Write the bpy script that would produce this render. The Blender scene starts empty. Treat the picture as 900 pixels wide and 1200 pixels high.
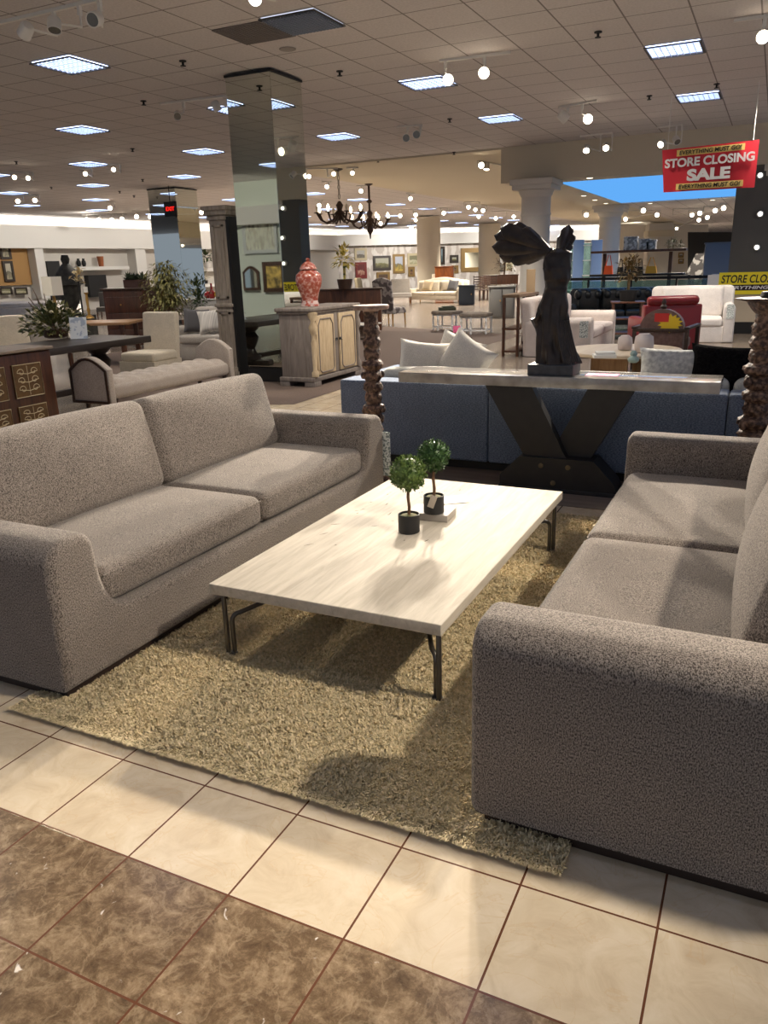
import bpy, bmesh, math, random
import numpy as np
from mathutils import Vector, Matrix
random.seed(7); RNG = np.random.default_rng(5)
PI = math.pi
SC = bpy.context.scene
COL = SC.collection
# ------------------------------------------------------------------ camera
FPX, PITCH, ROLL, YAW = 913.09, 0.304798, -0.029855, -0.456794
CAM = Vector((2.1494, -1.62915, 1.55714))
FW = Vector((math.sin(YAW)*math.cos(PITCH), math.cos(YAW)*math.cos(PITCH), -math.sin(PITCH)))
_r = Vector((math.cos(YAW), -math.sin(YAW), 0)); _u = _r.cross(FW)
RT = _r*math.cos(ROLL) + _u*math.sin(ROLL); UP = -_r*math.sin(ROLL) + _u*math.cos(ROLL)
cd = bpy.data.cameras.new('camera'); cam = bpy.data.objects.new('camera', cd); COL.objects.link(cam)
cam.matrix_world = Matrix(((RT.x, UP.x, -FW.x, CAM.x), (RT.y, UP.y, -FW.y, CAM.y), (RT.z, UP.z, -FW.z, CAM.z), (0, 0, 0, 1)))
cd.sensor_fit = 'VERTICAL'; cd.sensor_height = 36.0; cd.lens = FPX/1200*36.0
cd.clip_start = .05; cd.clip_end = 300
SC.camera = cam
def ray(x, y): return FW*FPX + RT*(x-450) - UP*(y-600)
def g(x, y, z=0.0):
    d = ray(x, y); return CAM + d*((z-CAM.z)/d.z)
def ypl(x, y, Y):
    d = ray(x, y); return CAM + d*((Y-CAM.y)/d.y)
def xpl(x, y, X):
    d = ray(x, y); return CAM + d*((X-CAM.x)/d.x)
def hz(base, x, y):
    d = ray(x, y); n = Vector((base[0]-CAM.x, base[1]-CAM.y)); L = n.length; n /= L
    t = L/(d.x*n.x + d.y*n.y); return CAM + d*t
def vpl(x, y, A, B):
    n = Vector((B[1]-A[1], -(B[0]-A[0]))); d = ray(x, y)
    t = ((A[0]-CAM.x)*n.x + (A[1]-CAM.y)*n.y)/(d.x*n.x + d.y*n.y); return CAM + d*t
CZ = 4.054          # ceiling height
# ------------------------------------------------------------------ materials
def lin(c):
    return tuple(((v/255)/12.92 if v/255 <= .04045 else ((v/255+.055)/1.055)**2.4) for v in c) + (1,)
MATS = {}
def nodes(name):
    m = bpy.data.materials.new(name); m.use_nodes = True
    nt = m.node_tree; b = nt.nodes['Principled BSDF']; return m, nt, b
def N(nt, t, **kw):
    n = nt.nodes.new(t)
    for k, v in kw.items():
        if k.startswith('i_'): n.inputs[k[2:].replace('_', ' ')].default_value = v
        else: setattr(n, k, v)
    return n
def ramp(nt, stops):
    r = nt.nodes.new('ShaderNodeValToRGB'); e = r.color_ramp.elements
    while len(e) < len(stops): e.new(.5)
    for k, (p, c) in enumerate(stops): e[k].position = p; e[k].color = c
    return r
def mat(name, c, rough=.6, metal=0., c2=None, scale=20., stretch=(1, 1, 1), bump=0., bscale=None, emit=None, estr=1., spec=.5, trans=0., lo=.35, hi=.65, detail=4., sheen=0., coat=0.):
    if name in MATS: return MATS[name]
    m, nt, b = nodes(name); L = nt.links
    b.inputs['Base Color'].default_value = lin(c); b.inputs['Roughness'].default_value = rough
    b.inputs['Metallic'].default_value = metal; b.inputs['Specular IOR Level'].default_value = spec
    if trans: b.inputs['Transmission Weight'].default_value = trans
    if sheen: b.inputs['Sheen Weight'].default_value = sheen
    if coat: b.inputs['Coat Weight'].default_value = coat
    if c2 or bump:
        tc = N(nt, 'ShaderNodeTexCoord'); mp = N(nt, 'ShaderNodeMapping'); mp.inputs['Scale'].default_value = stretch
        L.new(tc.outputs['Object'], mp.inputs['Vector'])
        nz = N(nt, 'ShaderNodeTexNoise', i_Scale=scale, i_Detail=detail); L.new(mp.outputs[0], nz.inputs['Vector'])
        if c2:
            r = ramp(nt, [(lo, lin(c)), (hi, lin(c2))]); L.new(nz.outputs['Fac'], r.inputs[0]); L.new(r.outputs[0], b.inputs['Base Color'])
        if bump:
            nb = nz
            if bscale:
                nb = N(nt, 'ShaderNodeTexNoise', i_Scale=bscale, i_Detail=3.); L.new(mp.outputs[0], nb.inputs['Vector'])
            bp = N(nt, 'ShaderNodeBump', i_Strength=bump, i_Distance=.01); L.new(nb.outputs['Fac'], bp.inputs['Height']); L.new(bp.outputs[0], b.inputs['Normal'])
    if emit:
        b.inputs['Emission Color'].default_value = lin(emit); b.inputs['Emission Strength'].default_value = estr
    MATS[name] = m; return m

def fabric(name, dark, light, scale=240., stretch=(1, 1, .55), bump=.5):
    m, nt, b = nodes(name); L = nt.links
    tc = N(nt, 'ShaderNodeTexCoord'); mp = N(nt, 'ShaderNodeMapping'); mp.inputs['Scale'].default_value = stretch
    L.new(tc.outputs['Object'], mp.inputs['Vector'])
    n1 = N(nt, 'ShaderNodeTexNoise', i_Scale=scale, i_Detail=2., i_Roughness=.7); L.new(mp.outputs[0], n1.inputs['Vector'])
    n2 = N(nt, 'ShaderNodeTexNoise', i_Scale=9., i_Detail=3.); L.new(tc.outputs['Object'], n2.inputs['Vector'])
    r = ramp(nt, [(.38, lin(dark)), (.60, lin(light))]); L.new(n1.outputs['Fac'], r.inputs[0])
    mx = N(nt, 'ShaderNodeMix', data_type='RGBA', blend_type='MULTIPLY'); mx.inputs['Factor'].default_value = .35
    r2 = ramp(nt, [(.3, (.7, .7, .7, 1)), (.7, (1, 1, 1, 1))]); L.new(n2.outputs['Fac'], r2.inputs[0])
    L.new(r.outputs[0], mx.inputs['A']); L.new(r2.outputs[0], mx.inputs['B']); L.new(mx.outputs['Result'], b.inputs['Base Color'])
    bp = N(nt, 'ShaderNodeBump', i_Strength=bump, i_Distance=.006); L.new(n1.outputs['Fac'], bp.inputs['Height']); L.new(bp.outputs[0], b.inputs['Normal'])
    b.inputs['Roughness'].default_value = .95; b.inputs['Specular IOR Level'].default_value = .15; b.inputs['Sheen Weight'].default_value = .15
    MATS[name] = m; return m

def wood(name, c1, c2, axis='Y', scale=6., rough=.5, bump=.15, coat=0.):
    m, nt, b = nodes(name); L = nt.links
    tc = N(nt, 'ShaderNodeTexCoord'); mp = N(nt, 'ShaderNodeMapping')
    mp.inputs['Scale'].default_value = {'X': (.12, 1, 1), 'Y': (1, .1, 1), 'Z': (1, 1, .12)}[axis]
    L.new(tc.outputs['Object'], mp.inputs['Vector'])
    n1 = N(nt, 'ShaderNodeTexNoise', i_Scale=scale*4, i_Detail=6., i_Roughness=.65, i_Distortion=.6); L.new(mp.outputs[0], n1.inputs['Vector'])
    r = ramp(nt, [(.3, lin(c1)), (.7, lin(c2))]); L.new(n1.outputs['Fac'], r.inputs[0]); L.new(r.outputs[0], b.inputs['Base Color'])
    bp = N(nt, 'ShaderNodeBump', i_Strength=bump, i_Distance=.004); L.new(n1.outputs['Fac'], bp.inputs['Height']); L.new(bp.outputs[0], b.inputs['Normal'])
    b.inputs['Roughness'].default_value = rough
    if coat: b.inputs['Coat Weight'].default_value = coat
    MATS[name] = m; return m

def emat(name, c, s):
    if name in MATS: return MATS[name]
    m = bpy.data.materials.new(name); m.use_nodes = True; nt = m.node_tree; nt.nodes.clear()
    e = nt.nodes.new('ShaderNodeEmission'); o = nt.nodes.new('ShaderNodeOutputMaterial')
    e.inputs[0].default_value = lin(c); e.inputs[1].default_value = s; nt.links.new(e.outputs[0], o.inputs[0]); MATS[name] = m; return m

def grid_line(nt, val, period, off, width):
    """1 near a multiple of period"""
    L = nt.links
    a = N(nt, 'ShaderNodeMath', operation='SUBTRACT'); L.new(val, a.inputs[0]); a.inputs[1].default_value = off
    p = N(nt, 'ShaderNodeMath', operation='PINGPONG'); L.new(a.outputs[0], p.inputs[0]); p.inputs[1].default_value = period/2
    l = N(nt, 'ShaderNodeMath', operation='LESS_THAN'); L.new(p.outputs[0], l.inputs[0]); l.inputs[1].default_value = width/2
    return l.outputs[0]

TILE = .343
def floor_mat():
    m, nt, b = nodes('floor_tiles'); L = nt.links
    tc = N(nt, 'ShaderNodeTexCoord'); s = N(nt, 'ShaderNodeSeparateXYZ'); L.new(tc.outputs['Object'], s.inputs[0])
    gx = grid_line(nt, s.outputs[0], TILE, 0, .006); gy = grid_line(nt, s.outputs[1], TILE, 0, .006)
    mxg = N(nt, 'ShaderNodeMath', operation='MAXIMUM'); L.new(gx, mxg.inputs[0]); L.new(gy, mxg.inputs[1])
    # per-tile random
    dv = N(nt, 'ShaderNodeVectorMath', operation='SCALE'); L.new(tc.outputs['Object'], dv.inputs[0]); dv.inputs['Scale'].default_value = 1/TILE
    fl = N(nt, 'ShaderNodeVectorMath', operation='FLOOR'); L.new(dv.outputs[0], fl.inputs[0])
    wn = N(nt, 'ShaderNodeTexWhiteNoise', noise_dimensions='2D'); L.new(fl.outputs[0], wn.inputs['Vector'])
    sh = N(nt, 'ShaderNodeVectorMath', operation='MULTIPLY_ADD'); L.new(wn.outputs['Color'], sh.inputs[0]); sh.inputs[1].default_value = (9, 9, 9); L.new(tc.outputs['Object'], sh.inputs[2])
    # cream stone
    n1 = N(nt, 'ShaderNodeTexNoise', i_Scale=7., i_Detail=8., i_Roughness=.62, i_Distortion=1.2); L.new(sh.outputs[0], n1.inputs['Vector'])
    c1 = ramp(nt, [(.3, lin((188, 169, 143))), (.5, lin((203, 186, 160))), (.7, lin((212, 197, 174)))]); L.new(n1.outputs['Fac'], c1.inputs[0])
    v1 = N(nt, 'ShaderNodeTexNoise', i_Scale=4., i_Detail=5., i_Distortion=2.2); L.new(sh.outputs[0], v1.inputs['Vector'])
    vr = ramp(nt, [(.488, (0, 0, 0, 1)), (.5, (1, 1, 1, 1)), (.512, (0, 0, 0, 1))]); L.new(v1.outputs['Fac'], vr.inputs[0])
    vm = N(nt, 'ShaderNodeMix', data_type='RGBA'); vm.inputs['B'].default_value = lin((190, 158, 118))
    vs = N(nt, 'ShaderNodeMath', operation='MULTIPLY'); L.new(vr.outputs[0], vs.inputs[0]); vs.inputs[1].default_value = .3
    L.new(vs.outputs[0], vm.inputs['Factor']); L.new(c1.outputs[0], vm.inputs['A'])
    # brown emperador
    n2 = N(nt, 'ShaderNodeTexNoise', i_Scale=15., i_Detail=10., i_Roughness=.78, i_Distortion=.3); L.new(sh.outputs[0], n2.inputs['Vector'])
    c2 = ramp(nt, [(.28, lin((66, 50, 36))), (.46, lin((104, 84, 62))), (.6, lin((142, 120, 94))), (.74, lin((182, 162, 134)))]); L.new(n2.outputs['Fac'], c2.inputs[0])
    v2 = N(nt, 'ShaderNodeTexNoise', i_Scale=8., i_Detail=8., i_Roughness=.6, i_Distortion=.6); L.new(sh.outputs[0], v2.inputs['Vector'])
    vr2 = ramp(nt, [(.47, (0, 0, 0, 1)), (.5, (1, 1, 1, 1)), (.53, (0, 0, 0, 1))]); L.new(v2.outputs['Fac'], vr2.inputs[0])
    vs2 = N(nt, 'ShaderNodeMath', operation='MULTIPLY'); L.new(vr2.outputs[0], vs2.inputs[0]); vs2.inputs[1].default_value = .22
    vm2 = N(nt, 'ShaderNodeMix', data_type='RGBA'); vm2.inputs['B'].default_value = lin((186, 164, 134)); L.new(vs2.outputs[0], vm2.inputs['Factor']); L.new(c2.outputs[0], vm2.inputs['A'])
    sp = N(nt, 'ShaderNodeTexNoise', i_Scale=20., i_Detail=4., i_Distortion=.9); L.new(sh.outputs[0], sp.inputs['Vector'])
    spr = ramp(nt, [(.70, (0, 0, 0, 1)), (.76, (1, 1, 1, 1))]); L.new(sp.outputs['Fac'], spr.inputs[0])
    vm3 = N(nt, 'ShaderNodeMix', data_type='RGBA'); vm3.inputs['B'].default_value = lin((226, 216, 204)); L.new(spr.outputs[0], vm3.inputs['Factor']); L.new(vm2.outputs['Result'], vm3.inputs['A'])
    tn = N(nt, 'ShaderNodeMapRange', i_To_Min=.9, i_To_Max=1.12); L.new(wn.outputs['Value'], tn.inputs['Value'])
    vm4 = N(nt, 'ShaderNodeMix', data_type='RGBA', blend_type='MULTIPLY'); vm4.inputs['Factor'].default_value = 1; L.new(vm3.outputs['Result'], vm4.inputs['A']); L.new(tn.outputs[0], vm4.inputs['B'])
    isb = N(nt, 'ShaderNodeMath', operation='LESS_THAN'); L.new(s.outputs[1], isb.inputs[0]); isb.inputs[1].default_value = -TILE
    mm = N(nt, 'ShaderNodeMix', data_type='RGBA'); L.new(isb.outputs[0], mm.inputs['Factor']); L.new(vm.outputs['Result'], mm.inputs['A']); L.new(vm4.outputs['Result'], mm.inputs['B'])
    gm = N(nt, 'ShaderNodeMix', data_type='RGBA'); L.new(mxg.outputs[0], gm.inputs['Factor']); L.new(mm.outputs['Result'], gm.inputs['A']); gm.inputs['B'].default_value = lin((96, 60, 42))
    L.new(gm.outputs['Result'], b.inputs['Base Color'])
    b.inputs['Roughness'].default_value = .22; b.inputs['Specular IOR Level'].default_value = .4
    bp = N(nt, 'ShaderNodeBump', i_Strength=.4, i_Distance=.003); bp.invert = True; L.new(mxg.outputs[0], bp.inputs['Height']); L.new(bp.outputs[0], b.inputs['Normal'])
    return m

PX_, PY_ = 3.345, 3.43
def ceil_mat():
    m, nt, b = nodes('ceiling_tiles'); L = nt.links
    tc = N(nt, 'ShaderNodeTexCoord'); s = N(nt, 'ShaderNodeSeparateXYZ'); L.new(tc.outputs['Object'], s.inputs[0])
    gx = grid_line(nt, s.outputs[0], PX_/5, .72-PX_/10, .018); gy = grid_line(nt, s.outputs[1], PY_/5, 9.92-PY_/10, .018)
    mxg = N(nt, 'ShaderNodeMath', operation='MAXIMUM'); L.new(gx, mxg.inputs[0]); L.new(gy, mxg.inputs[1])
    n1 = N(nt, 'ShaderNodeTexNoise', i_Scale=40., i_Detail=5.); L.new(tc.outputs['Object'], n1.inputs['Vector'])
    c1 = ramp(nt, [(.3, lin((200, 193, 190))), (.7, lin((216, 209, 206)))]); L.new(n1.outputs['Fac'], c1.inputs[0])
    gm = N(nt, 'ShaderNodeMix', data_type='RGBA'); L.new(mxg.outputs[0], gm.inputs['Factor']); L.new(c1.outputs[0], gm.inputs['A']); gm.inputs['B'].default_value = lin((130, 122, 118))
    L.new(gm.outputs['Result'], b.inputs['Base Color']); b.inputs['Roughness'].default_value = .85
    return m

# ------------------------------------------------------------------ mesh builder
class MB:
    def __init__(s): s.v = []; s.f = []
    def add(s, v, f, M=None):
        o = len(s.v)
        s.v += [tuple(M @ Vector(p)) if M is not None else tuple(p) for p in v]
        s.f += [tuple(i+o for i in q) for q in f]
        return s
    def box(s, c, d, M=None):
        x, y, z = c; a, b, e = d[0]/2, d[1]/2, d[2]/2
        v = [(x+i*a, y+j*b, z+k*e) for k in (-1, 1) for j in (-1, 1) for i in (-1, 1)]
        return s.add(v, [(0, 2, 3, 1), (4, 5, 7, 6), (0, 1, 5, 4), (2, 6, 7, 3), (0, 4, 6, 2), (1, 3, 7, 5)], M)
    def rbox(s, c, d, r=.01, seg=2, n=0, puff=(0, 0, 0), M=None, sag=0):
        h = [q/2 for q in d]; r = min(r, min(h)*.999)
        def vals(k):
            e = [-h[k]+r*i/seg for i in range(seg+1)]; e2 = [h[k]-r+r*i/seg for i in range(seg+1)]
            mid = [-(h[k]-r)+2*(h[k]-r)*i/(n+1) for i in range(1, n+1)]
            return e+mid+e2
        V = [vals(k) for k in range(3)]; idx = {}; vs = []; fs = []
        def vert(p):
            q = [max(-(h[k]-r), min(h[k]-r, p[k])) for k in range(3)]
            dd = Vector([p[k]-q[k] for k in range(3)]); l = dd.length
            if l > 1e-9: dd = dd*(r/l)
            w = [q[k]+dd[k] for k in range(3)]
            key = tuple(round(t, 5) for t in w)
            if key not in idx:
                u = [w[k]/h[k] for k in range(3)]
                o = [0, 0, 0]
                for k in range(3):
                    if puff[k]:
                        a, b = u[(k+1) % 3], u[(k+2) % 3]
                        o[k] = puff[k]*u[k]*max(0, 1-abs(a)**2.2)*max(0, 1-abs(b)**2.2)
                w = [w[k]+o[k]+c[k] for k in range(3)]
                if sag: w[2] += sag*(math.sin(w[0]*9+w[1]*5)+math.sin(w[1]*11-w[0]*4))*.5
                idx[key] = len(vs); vs.append(w)
            return idx[key]
        for k in range(3):
            a, b = (k+1) % 3, (k+2) % 3
            for sg in (-1, 1):
                for i in range(len(V[a])-1):
                    for j in range(len(V[b])-1):
                        q = []
                        for (ii, jj) in ((i, j), (i+1, j), (i+1, j+1), (i, j+1)):
                            p = [0, 0, 0]; p[k] = sg*h[k]; p[a] = V[a][ii]; p[b] = V[b][jj]; q.append(vert(p))
                        if sg < 0: q.reverse()
                        q = [t for n_, t in enumerate(q) if t != q[n_-1]]
                        if len(set(q)) >= 3: fs.append(tuple(q))
        return s.add(vs, fs, M)
    def prism(s, poly, t0, t1, f=lambda a, b, t: (a, b, t), M=None):
        n = len(poly); v = [f(a, b, t0) for a, b in poly]+[f(a, b, t1) for a, b in poly]
        fs = [tuple(range(n))[::-1], tuple(range(n, 2*n))]+[(i, (i+1) % n, n+(i+1) % n, n+i) for i in range(n)]
        return s.add(v, fs, M)
    def tube(s, pts, r, n=8, closed=False, M=None):
        P = [Vector(p) for p in pts]; k = len(P); v = []; f = []
        R = r if isinstance(r, (list, tuple)) else [r]*k
        up = None
        for i, p in enumerate(P):
            t = (P[(i+1) % k]-P[i-1]) if closed or 0 < i < k-1 else (P[1]-P[0] if i == 0 else P[-1]-P[-2])
            t.normalize()
            if up is None: up = Vector((0, 0, 1)) if abs(t.z) < .9 else Vector((1, 0, 0))
            a = t.cross(up); 
            if a.length < 1e-6: a = t.cross(Vector((0, 1, 0)))
            a.normalize(); b = t.cross(a).normalized(); up = -b if False else a.cross(t)
            for j in range(n):
                w = 2*PI*j/n; v.append(p+(a*math.cos(w)+b*math.sin(w))*R[i])
        m = k if closed else k-1
        for i in range(m):
            for j in range(n):
                f.append((i*n+j, i*n+(j+1) % n, ((i+1) % k)*n+(j+1) % n, ((i+1) % k)*n+j))
        if not closed: f += [tuple(range(n))[::-1], tuple(range((k-1)*n, k*n))]
        return s.add(v, f, M)
    def lathe(s, prof, n=24, M=None, mod=None):
        v = []; f = []; k = len(prof)
        for i, (r, z) in enumerate(prof):
            for j in range(n):
                w = 2*PI*j/n; rr = r*(mod(w, z) if mod else 1); v.append((rr*math.cos(w), rr*math.sin(w), z))
        for i in range(k-1):
            for j in range(n): f.append((i*n+j, i*n+(j+1) % n, (i+1)*n+(j+1) % n, (i+1)*n+j))
        f += [tuple(range(n))[::-1], tuple(range((k-1)*n, k*n))]
        return s.add(v, f, M)
    def ell(s, c, r, n=12, M=None):
        prof = [(max(1e-4, math.sin(PI*i/n)), -math.cos(PI*i/n)) for i in range(n+1)]
        t = MB(); t.lathe(prof, n*2)
        return s.add([(c[0]+p[0]*r[0], c[1]+p[1]*r[1], c[2]+p[2]*r[2]) for p in t.v], t.f, M)
    def leaf(s, p, d, n, l, w):
        d = Vector(d).normalized(); a = d.cross(Vector(n)); 
        if a.length < 1e-3: a = d.cross(Vector((.3, .5, .8)))
        a.normalize(); b = a.cross(d); p = Vector(p)
        s.add([p, p+d*l*.45+a*w/2+b*w*.15, p+d*l-b*l*.08, p+d*l*.45-a*w/2+b*w*.15, p+d*l*.5], [(0, 1, 4), (1, 2, 4), (0, 4, 3), (4, 2, 3)])
    def build(s, name, m, parent=None, smooth=35, loc=None, rz=0):
        me = bpy.data.meshes.new(name); me.from_pydata([tuple(p) for p in s.v], [], s.f); me.update()
        if smooth and len(s.f) > 5:
            bm = bmesh.new(); bm.from_mesh(me); bmesh.ops.recalc_face_normals(bm, faces=bm.faces); bm.to_mesh(me); bm.free()
        if smooth:
            me.shade_smooth(); me.set_sharp_from_angle(angle=math.radians(smooth))
        for mm in (m if isinstance(m, (list, tuple)) else [m]): me.materials.append(mm)
        o = bpy.data.objects.new(name, me); COL.objects.link(o)
        if parent is not None: o.parent = parent
        if loc is not None: o.location = loc
        if rz: o.rotation_euler = (0, 0, rz)
        return o
def thing(name, label, cat, loc=(0, 0, 0), rz=0., group=None):
    o = bpy.data.objects.new(name, None); COL.objects.link(o); o.empty_display_size = .1
    o.location = loc; o.rotation_euler = (0, 0, rz); o['label'] = label; o['category'] = cat
    if group: o['group'] = group
    return o
def tag(o, label, cat, group=None):
    o['label'] = label; o['category'] = cat
    if group: o['group'] = group
    return o
def struct(name, mb, m, smooth=30, parent=None):
    o = mb.build(name, m, parent, smooth)
    if parent is None: o['kind'] = 'structure'
    return o
def dup(root, loc, rz=None, label=None, group=None, scale=None):
    r = root.copy(); COL.objects.link(r); r.location = loc
    if rz is not None: r.rotation_euler = (0, 0, rz)
    if label: r['label'] = label
    if group: r['group'] = group
    if scale: r.scale = scale if isinstance(scale, (tuple, list)) else (scale,)*3
    for ch in list(root.children):
        c = ch.copy(); COL.objects.link(c); c.parent = r
        for q in list(ch.children):
            d = q.copy(); COL.objects.link(d); d.parent = c
    return r
def arc(cx, cy, r, a0, a1, n=6):
    return [(cx+r*math.cos(math.radians(a0+(a1-a0)*i/n)), cy+r*math.sin(math.radians(a0+(a1-a0)*i/n))) for i in range(n+1)]
def inset(poly, d):
    n = len(poly); out = []
    for i in range(n):
        p0, p1, p2 = Vector(poly[i-1]), Vector(poly[i]), Vector(poly[(i+1) % n])
        a = (p1-p0).normalized(); b = (p2-p1).normalized()
        na, nb = Vector((-a.y, a.x)), Vector((-b.y, b.x)); m = na+nb
        if m.length < 1e-6: m = na
        m.normalize(); k = max(.5, m.dot(na)); out.append(tuple(p1+m*d/k))
    return out
def extrude_round(mb, poly, t0, t1, r, f, seg=4, M=None):
    """poly CCW; rounded at both ends"""
    rings = []
    for k in range(seg+1):
        a = PI/2*k/seg; rings.append((inset(poly, r*(1-math.sin(a))), t0+r*(1-math.cos(a))))
    for k in range(seg, -1, -1):
        a = PI/2*k/seg; rings.append((inset(poly, r*(1-math.sin(a))), t1-r*(1-math.cos(a))))
    n = len(poly); v = []; fs = []
    for pl, t in rings: v += [f(a, b, t) for a, b in pl]
    for i in range(len(rings)-1):
        for j in range(n): fs.append((i*n+j, i*n+(j+1) % n, (i+1)*n+(j+1) % n, (i+1)*n+j))
    fs += [tuple(range(n))[::-1], tuple(range((len(rings)-1)*n, len(rings)*n))]
    return mb.add(v, fs, M)
def text_mb(txt, size, shear=0., bold=.0, ext=.004, align='CENTER', sx=1.):
    cu = bpy.data.curves.new('t', 'FONT'); cu.body = txt; cu.size = size; cu.shear = shear; cu.offset = bold; cu.extrude = ext; cu.align_x = align; cu.align_y = 'CENTER'
    ob = bpy.data.objects.new('t', cu); COL.objects.link(ob)
    dg = bpy.context.evaluated_depsgraph_get(); dg.update()
    me = bpy.data.meshes.new_from_object(ob.evaluated_get(dg))
    mb = MB(); mb.add([(v.co.x*sx, v.co.y, v.co.z) for v in me.vertices], [tuple(p.vertices) for p in me.polygons])
    bpy.data.objects.remove(ob); bpy.data.curves.remove(cu); bpy.data.meshes.remove(me)
    return mb
Rz = lambda a: Matrix.Rotation(a, 4, 'Z'); Rx = lambda a: Matrix.Rotation(a, 4, 'X'); Ry = lambda a: Matrix.Rotation(a, 4, 'Y')
Tr = lambda x, y, z: Matrix.Translation((x, y, z))

# ------------------------------------------------------------------ common materials
M_floor = floor_mat(); M_ceil = ceil_mat()
M_tweed = fabric('taupe_tweed', (64, 57, 52), (161, 149, 138), 300.)
M_plinth = mat('dark_plinth_wood', (44, 30, 24), .5)
M_whitewash = wood('whitewashed_oak', (170, 160, 144), (200, 190, 174), 'Y', 7., .72, .2); M_whitewash.node_tree.nodes['Principled BSDF'].inputs['Specular IOR Level'].default_value = .25
M_steel = mat('gunmetal_steel', (92, 88, 84), .38, .9)
M_black = mat('matte_black', (22, 22, 24), .5)
M_dark = mat('near_black', (14, 13, 13), .6)
M_rugb = mat('rug_backing', (186, 174, 142), .95)
M_leafg = mat('boxwood_leaf', (58, 84, 30), .5, c2=(104, 124, 56), scale=60.)
M_leafd = mat('dark_leaf', (36, 54, 24), .55, c2=(74, 92, 44), scale=30.)
M_stem = mat('brown_stem', (84, 56, 36), .7, c2=(112, 80, 52), scale=60.)
M_moss = mat('pot_moss', (60, 70, 30), .9, c2=(110, 100, 60), scale=80.)
M_mirror = mat('mirror_glass', (216, 220, 212), .02, 1.)
M_white = mat('white_paint', (226, 223, 216), .6)
M_wallw = mat('warm_white_wall', (206, 200, 190), .8)
M_beige = mat('beige_plaster', (205, 194, 172), .8)
M_cream = fabric('cream_linen', (196, 182, 160), (226, 214, 194), 160., (1, 1, 1), .2)
M_whitefab = fabric('white_slipcover', (214, 206, 200), (238, 232, 228), 160., (1, 1, 1), .15)
M_pinkish = fabric('blush_cream_fabric', (206, 192, 184), (228, 216, 208), 160., (1, 1, 1), .15)
M_greyfab = fabric('light_grey_fabric', (146, 138, 130), (178, 170, 160), 150., (1, 1, 1), .2)
M_blue = fabric('slate_blue_fabric', (78, 90, 112), (124, 136, 156), 210., (.35, 1, 1), .3)
M_bluecush = fabric('pale_grey_fabric', (160, 158, 152), (196, 194, 186), 200., (1, 1, 1), .3)
M_fur = mat('black_fur', (10, 9, 9), 1., c2=(26, 24, 24), scale=70., bump=.9, spec=.05)
M_walnut = wood('walnut', (58, 32, 20), (98, 58, 34), 'Z', 5., .4)
M_darkoak = wood('espresso_oak', (34, 28, 26), (62, 52, 46), 'Y', 5., .35)
M_greywood = wood('weathered_grey_wood', (122, 110, 98), (168, 156, 142), 'Z', 5., .8, .5)
M_carve = mat('carved_brown_wood', (58, 36, 26), .55, c2=(146, 114, 92), scale=38., bump=.8, lo=.42, hi=.68)
M_marble = mat('grey_marble_top', (138, 132, 126), .12, c2=(172, 166, 158), scale=8., coat=.3)
M_tagw = mat('printed_price_tag', (226, 230, 226), .6, c2=(128, 140, 138), scale=70., lo=.5, hi=.54)
M_tagpaper = mat('white_paper', (232, 230, 224), .7)
M_kraft = mat('grey_card', (168, 156, 140), .7)
M_gold = mat('antique_gold', (176, 136, 70), .4, .6)
M_bronze = mat('dark_bronze', (38, 32, 30), .36, .35, c2=(58, 48, 42), scale=12.)
M_redlea = mat('red_leather', (128, 22, 26), .35, coat=.15)
M_brownlea = mat('brown_leather', (104, 76, 70), .4, c2=(126, 98, 90), scale=18.)
M_blacklea = mat('black_leather', (26, 28, 30), .3)
M_glass = mat('teal_glass', (150, 190, 186), .05, trans=.9)
M_trim = mat('white_enamel_metal', (222, 218, 210), .4)
E_lens = emat('lamp_lens_glow', (255, 236, 208), 22.)
E_troff = emat('fluorescent_diffuser', (196, 214, 255), 5.)
E_dim = emat('fluorescent_dim', (214, 222, 240), 1.1)
E_bulb = emat('candle_bulb_glow', (255, 226, 180), 16.)
E_exit = emat('red_exit_letters', (255, 40, 30), 1.2)
E_skywell = emat('skylight_blue_glow', (96, 168, 240), 1.0)
E_cove = emat('cove_tube_glow', (255, 250, 240), 14.)

# ================================================================== SETTING
mb = MB(); mb.add([(-42, -4.5, 0), (8, -4.5, 0), (8, 76, 0), (-42, 76, 0)], [(0, 1, 2, 3)])
struct('floor', mb, M_floor)
M_ff = mat('grey_brown_tile', (112, 100, 90), .22, c2=(134, 122, 110), scale=3.)
mb = MB(); mb.add([(-42, 9.3, .002), (8, 9.3, .002), (8, 76, .002), (-42, 76, .002)], [(0, 1, 2, 3)]); mb.add([(-42, -2.9, .002), (-4.95, -2.9, .002), (-4.95, 9.3, .002), (-42, 9.3, .002)], [(0, 1, 2, 3)]); struct('floor_far', mb, M_ff)
# brown carpet in the display area
cp = [g(120, 478), g(345, 474), g(396, 457.5), g(470, 430), g(560, 407), g(612, 393), g(514, 386), g(410, 381), g(270, 392), g(90, 420)]
mb = MB(); n = len(cp); mb.add([(p.x, p.y, .004) for p in cp], [tuple(range(n))])
struct('floor_carpet', mb, mat('brown_carpet', (92, 76, 68), .95, c2=(104, 88, 78), scale=60., bump=.3))
# second grey floor strip beside the console
mb = MB(); mb.box((.35, 4.2, .003), (4.6, 1.7, .004)); struct('floor_boards', mb, mat('taupe_boards', (112, 98, 88), .5, c2=(130, 116, 104), scale=9., stretch=(.2, 2, 1)))

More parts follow.
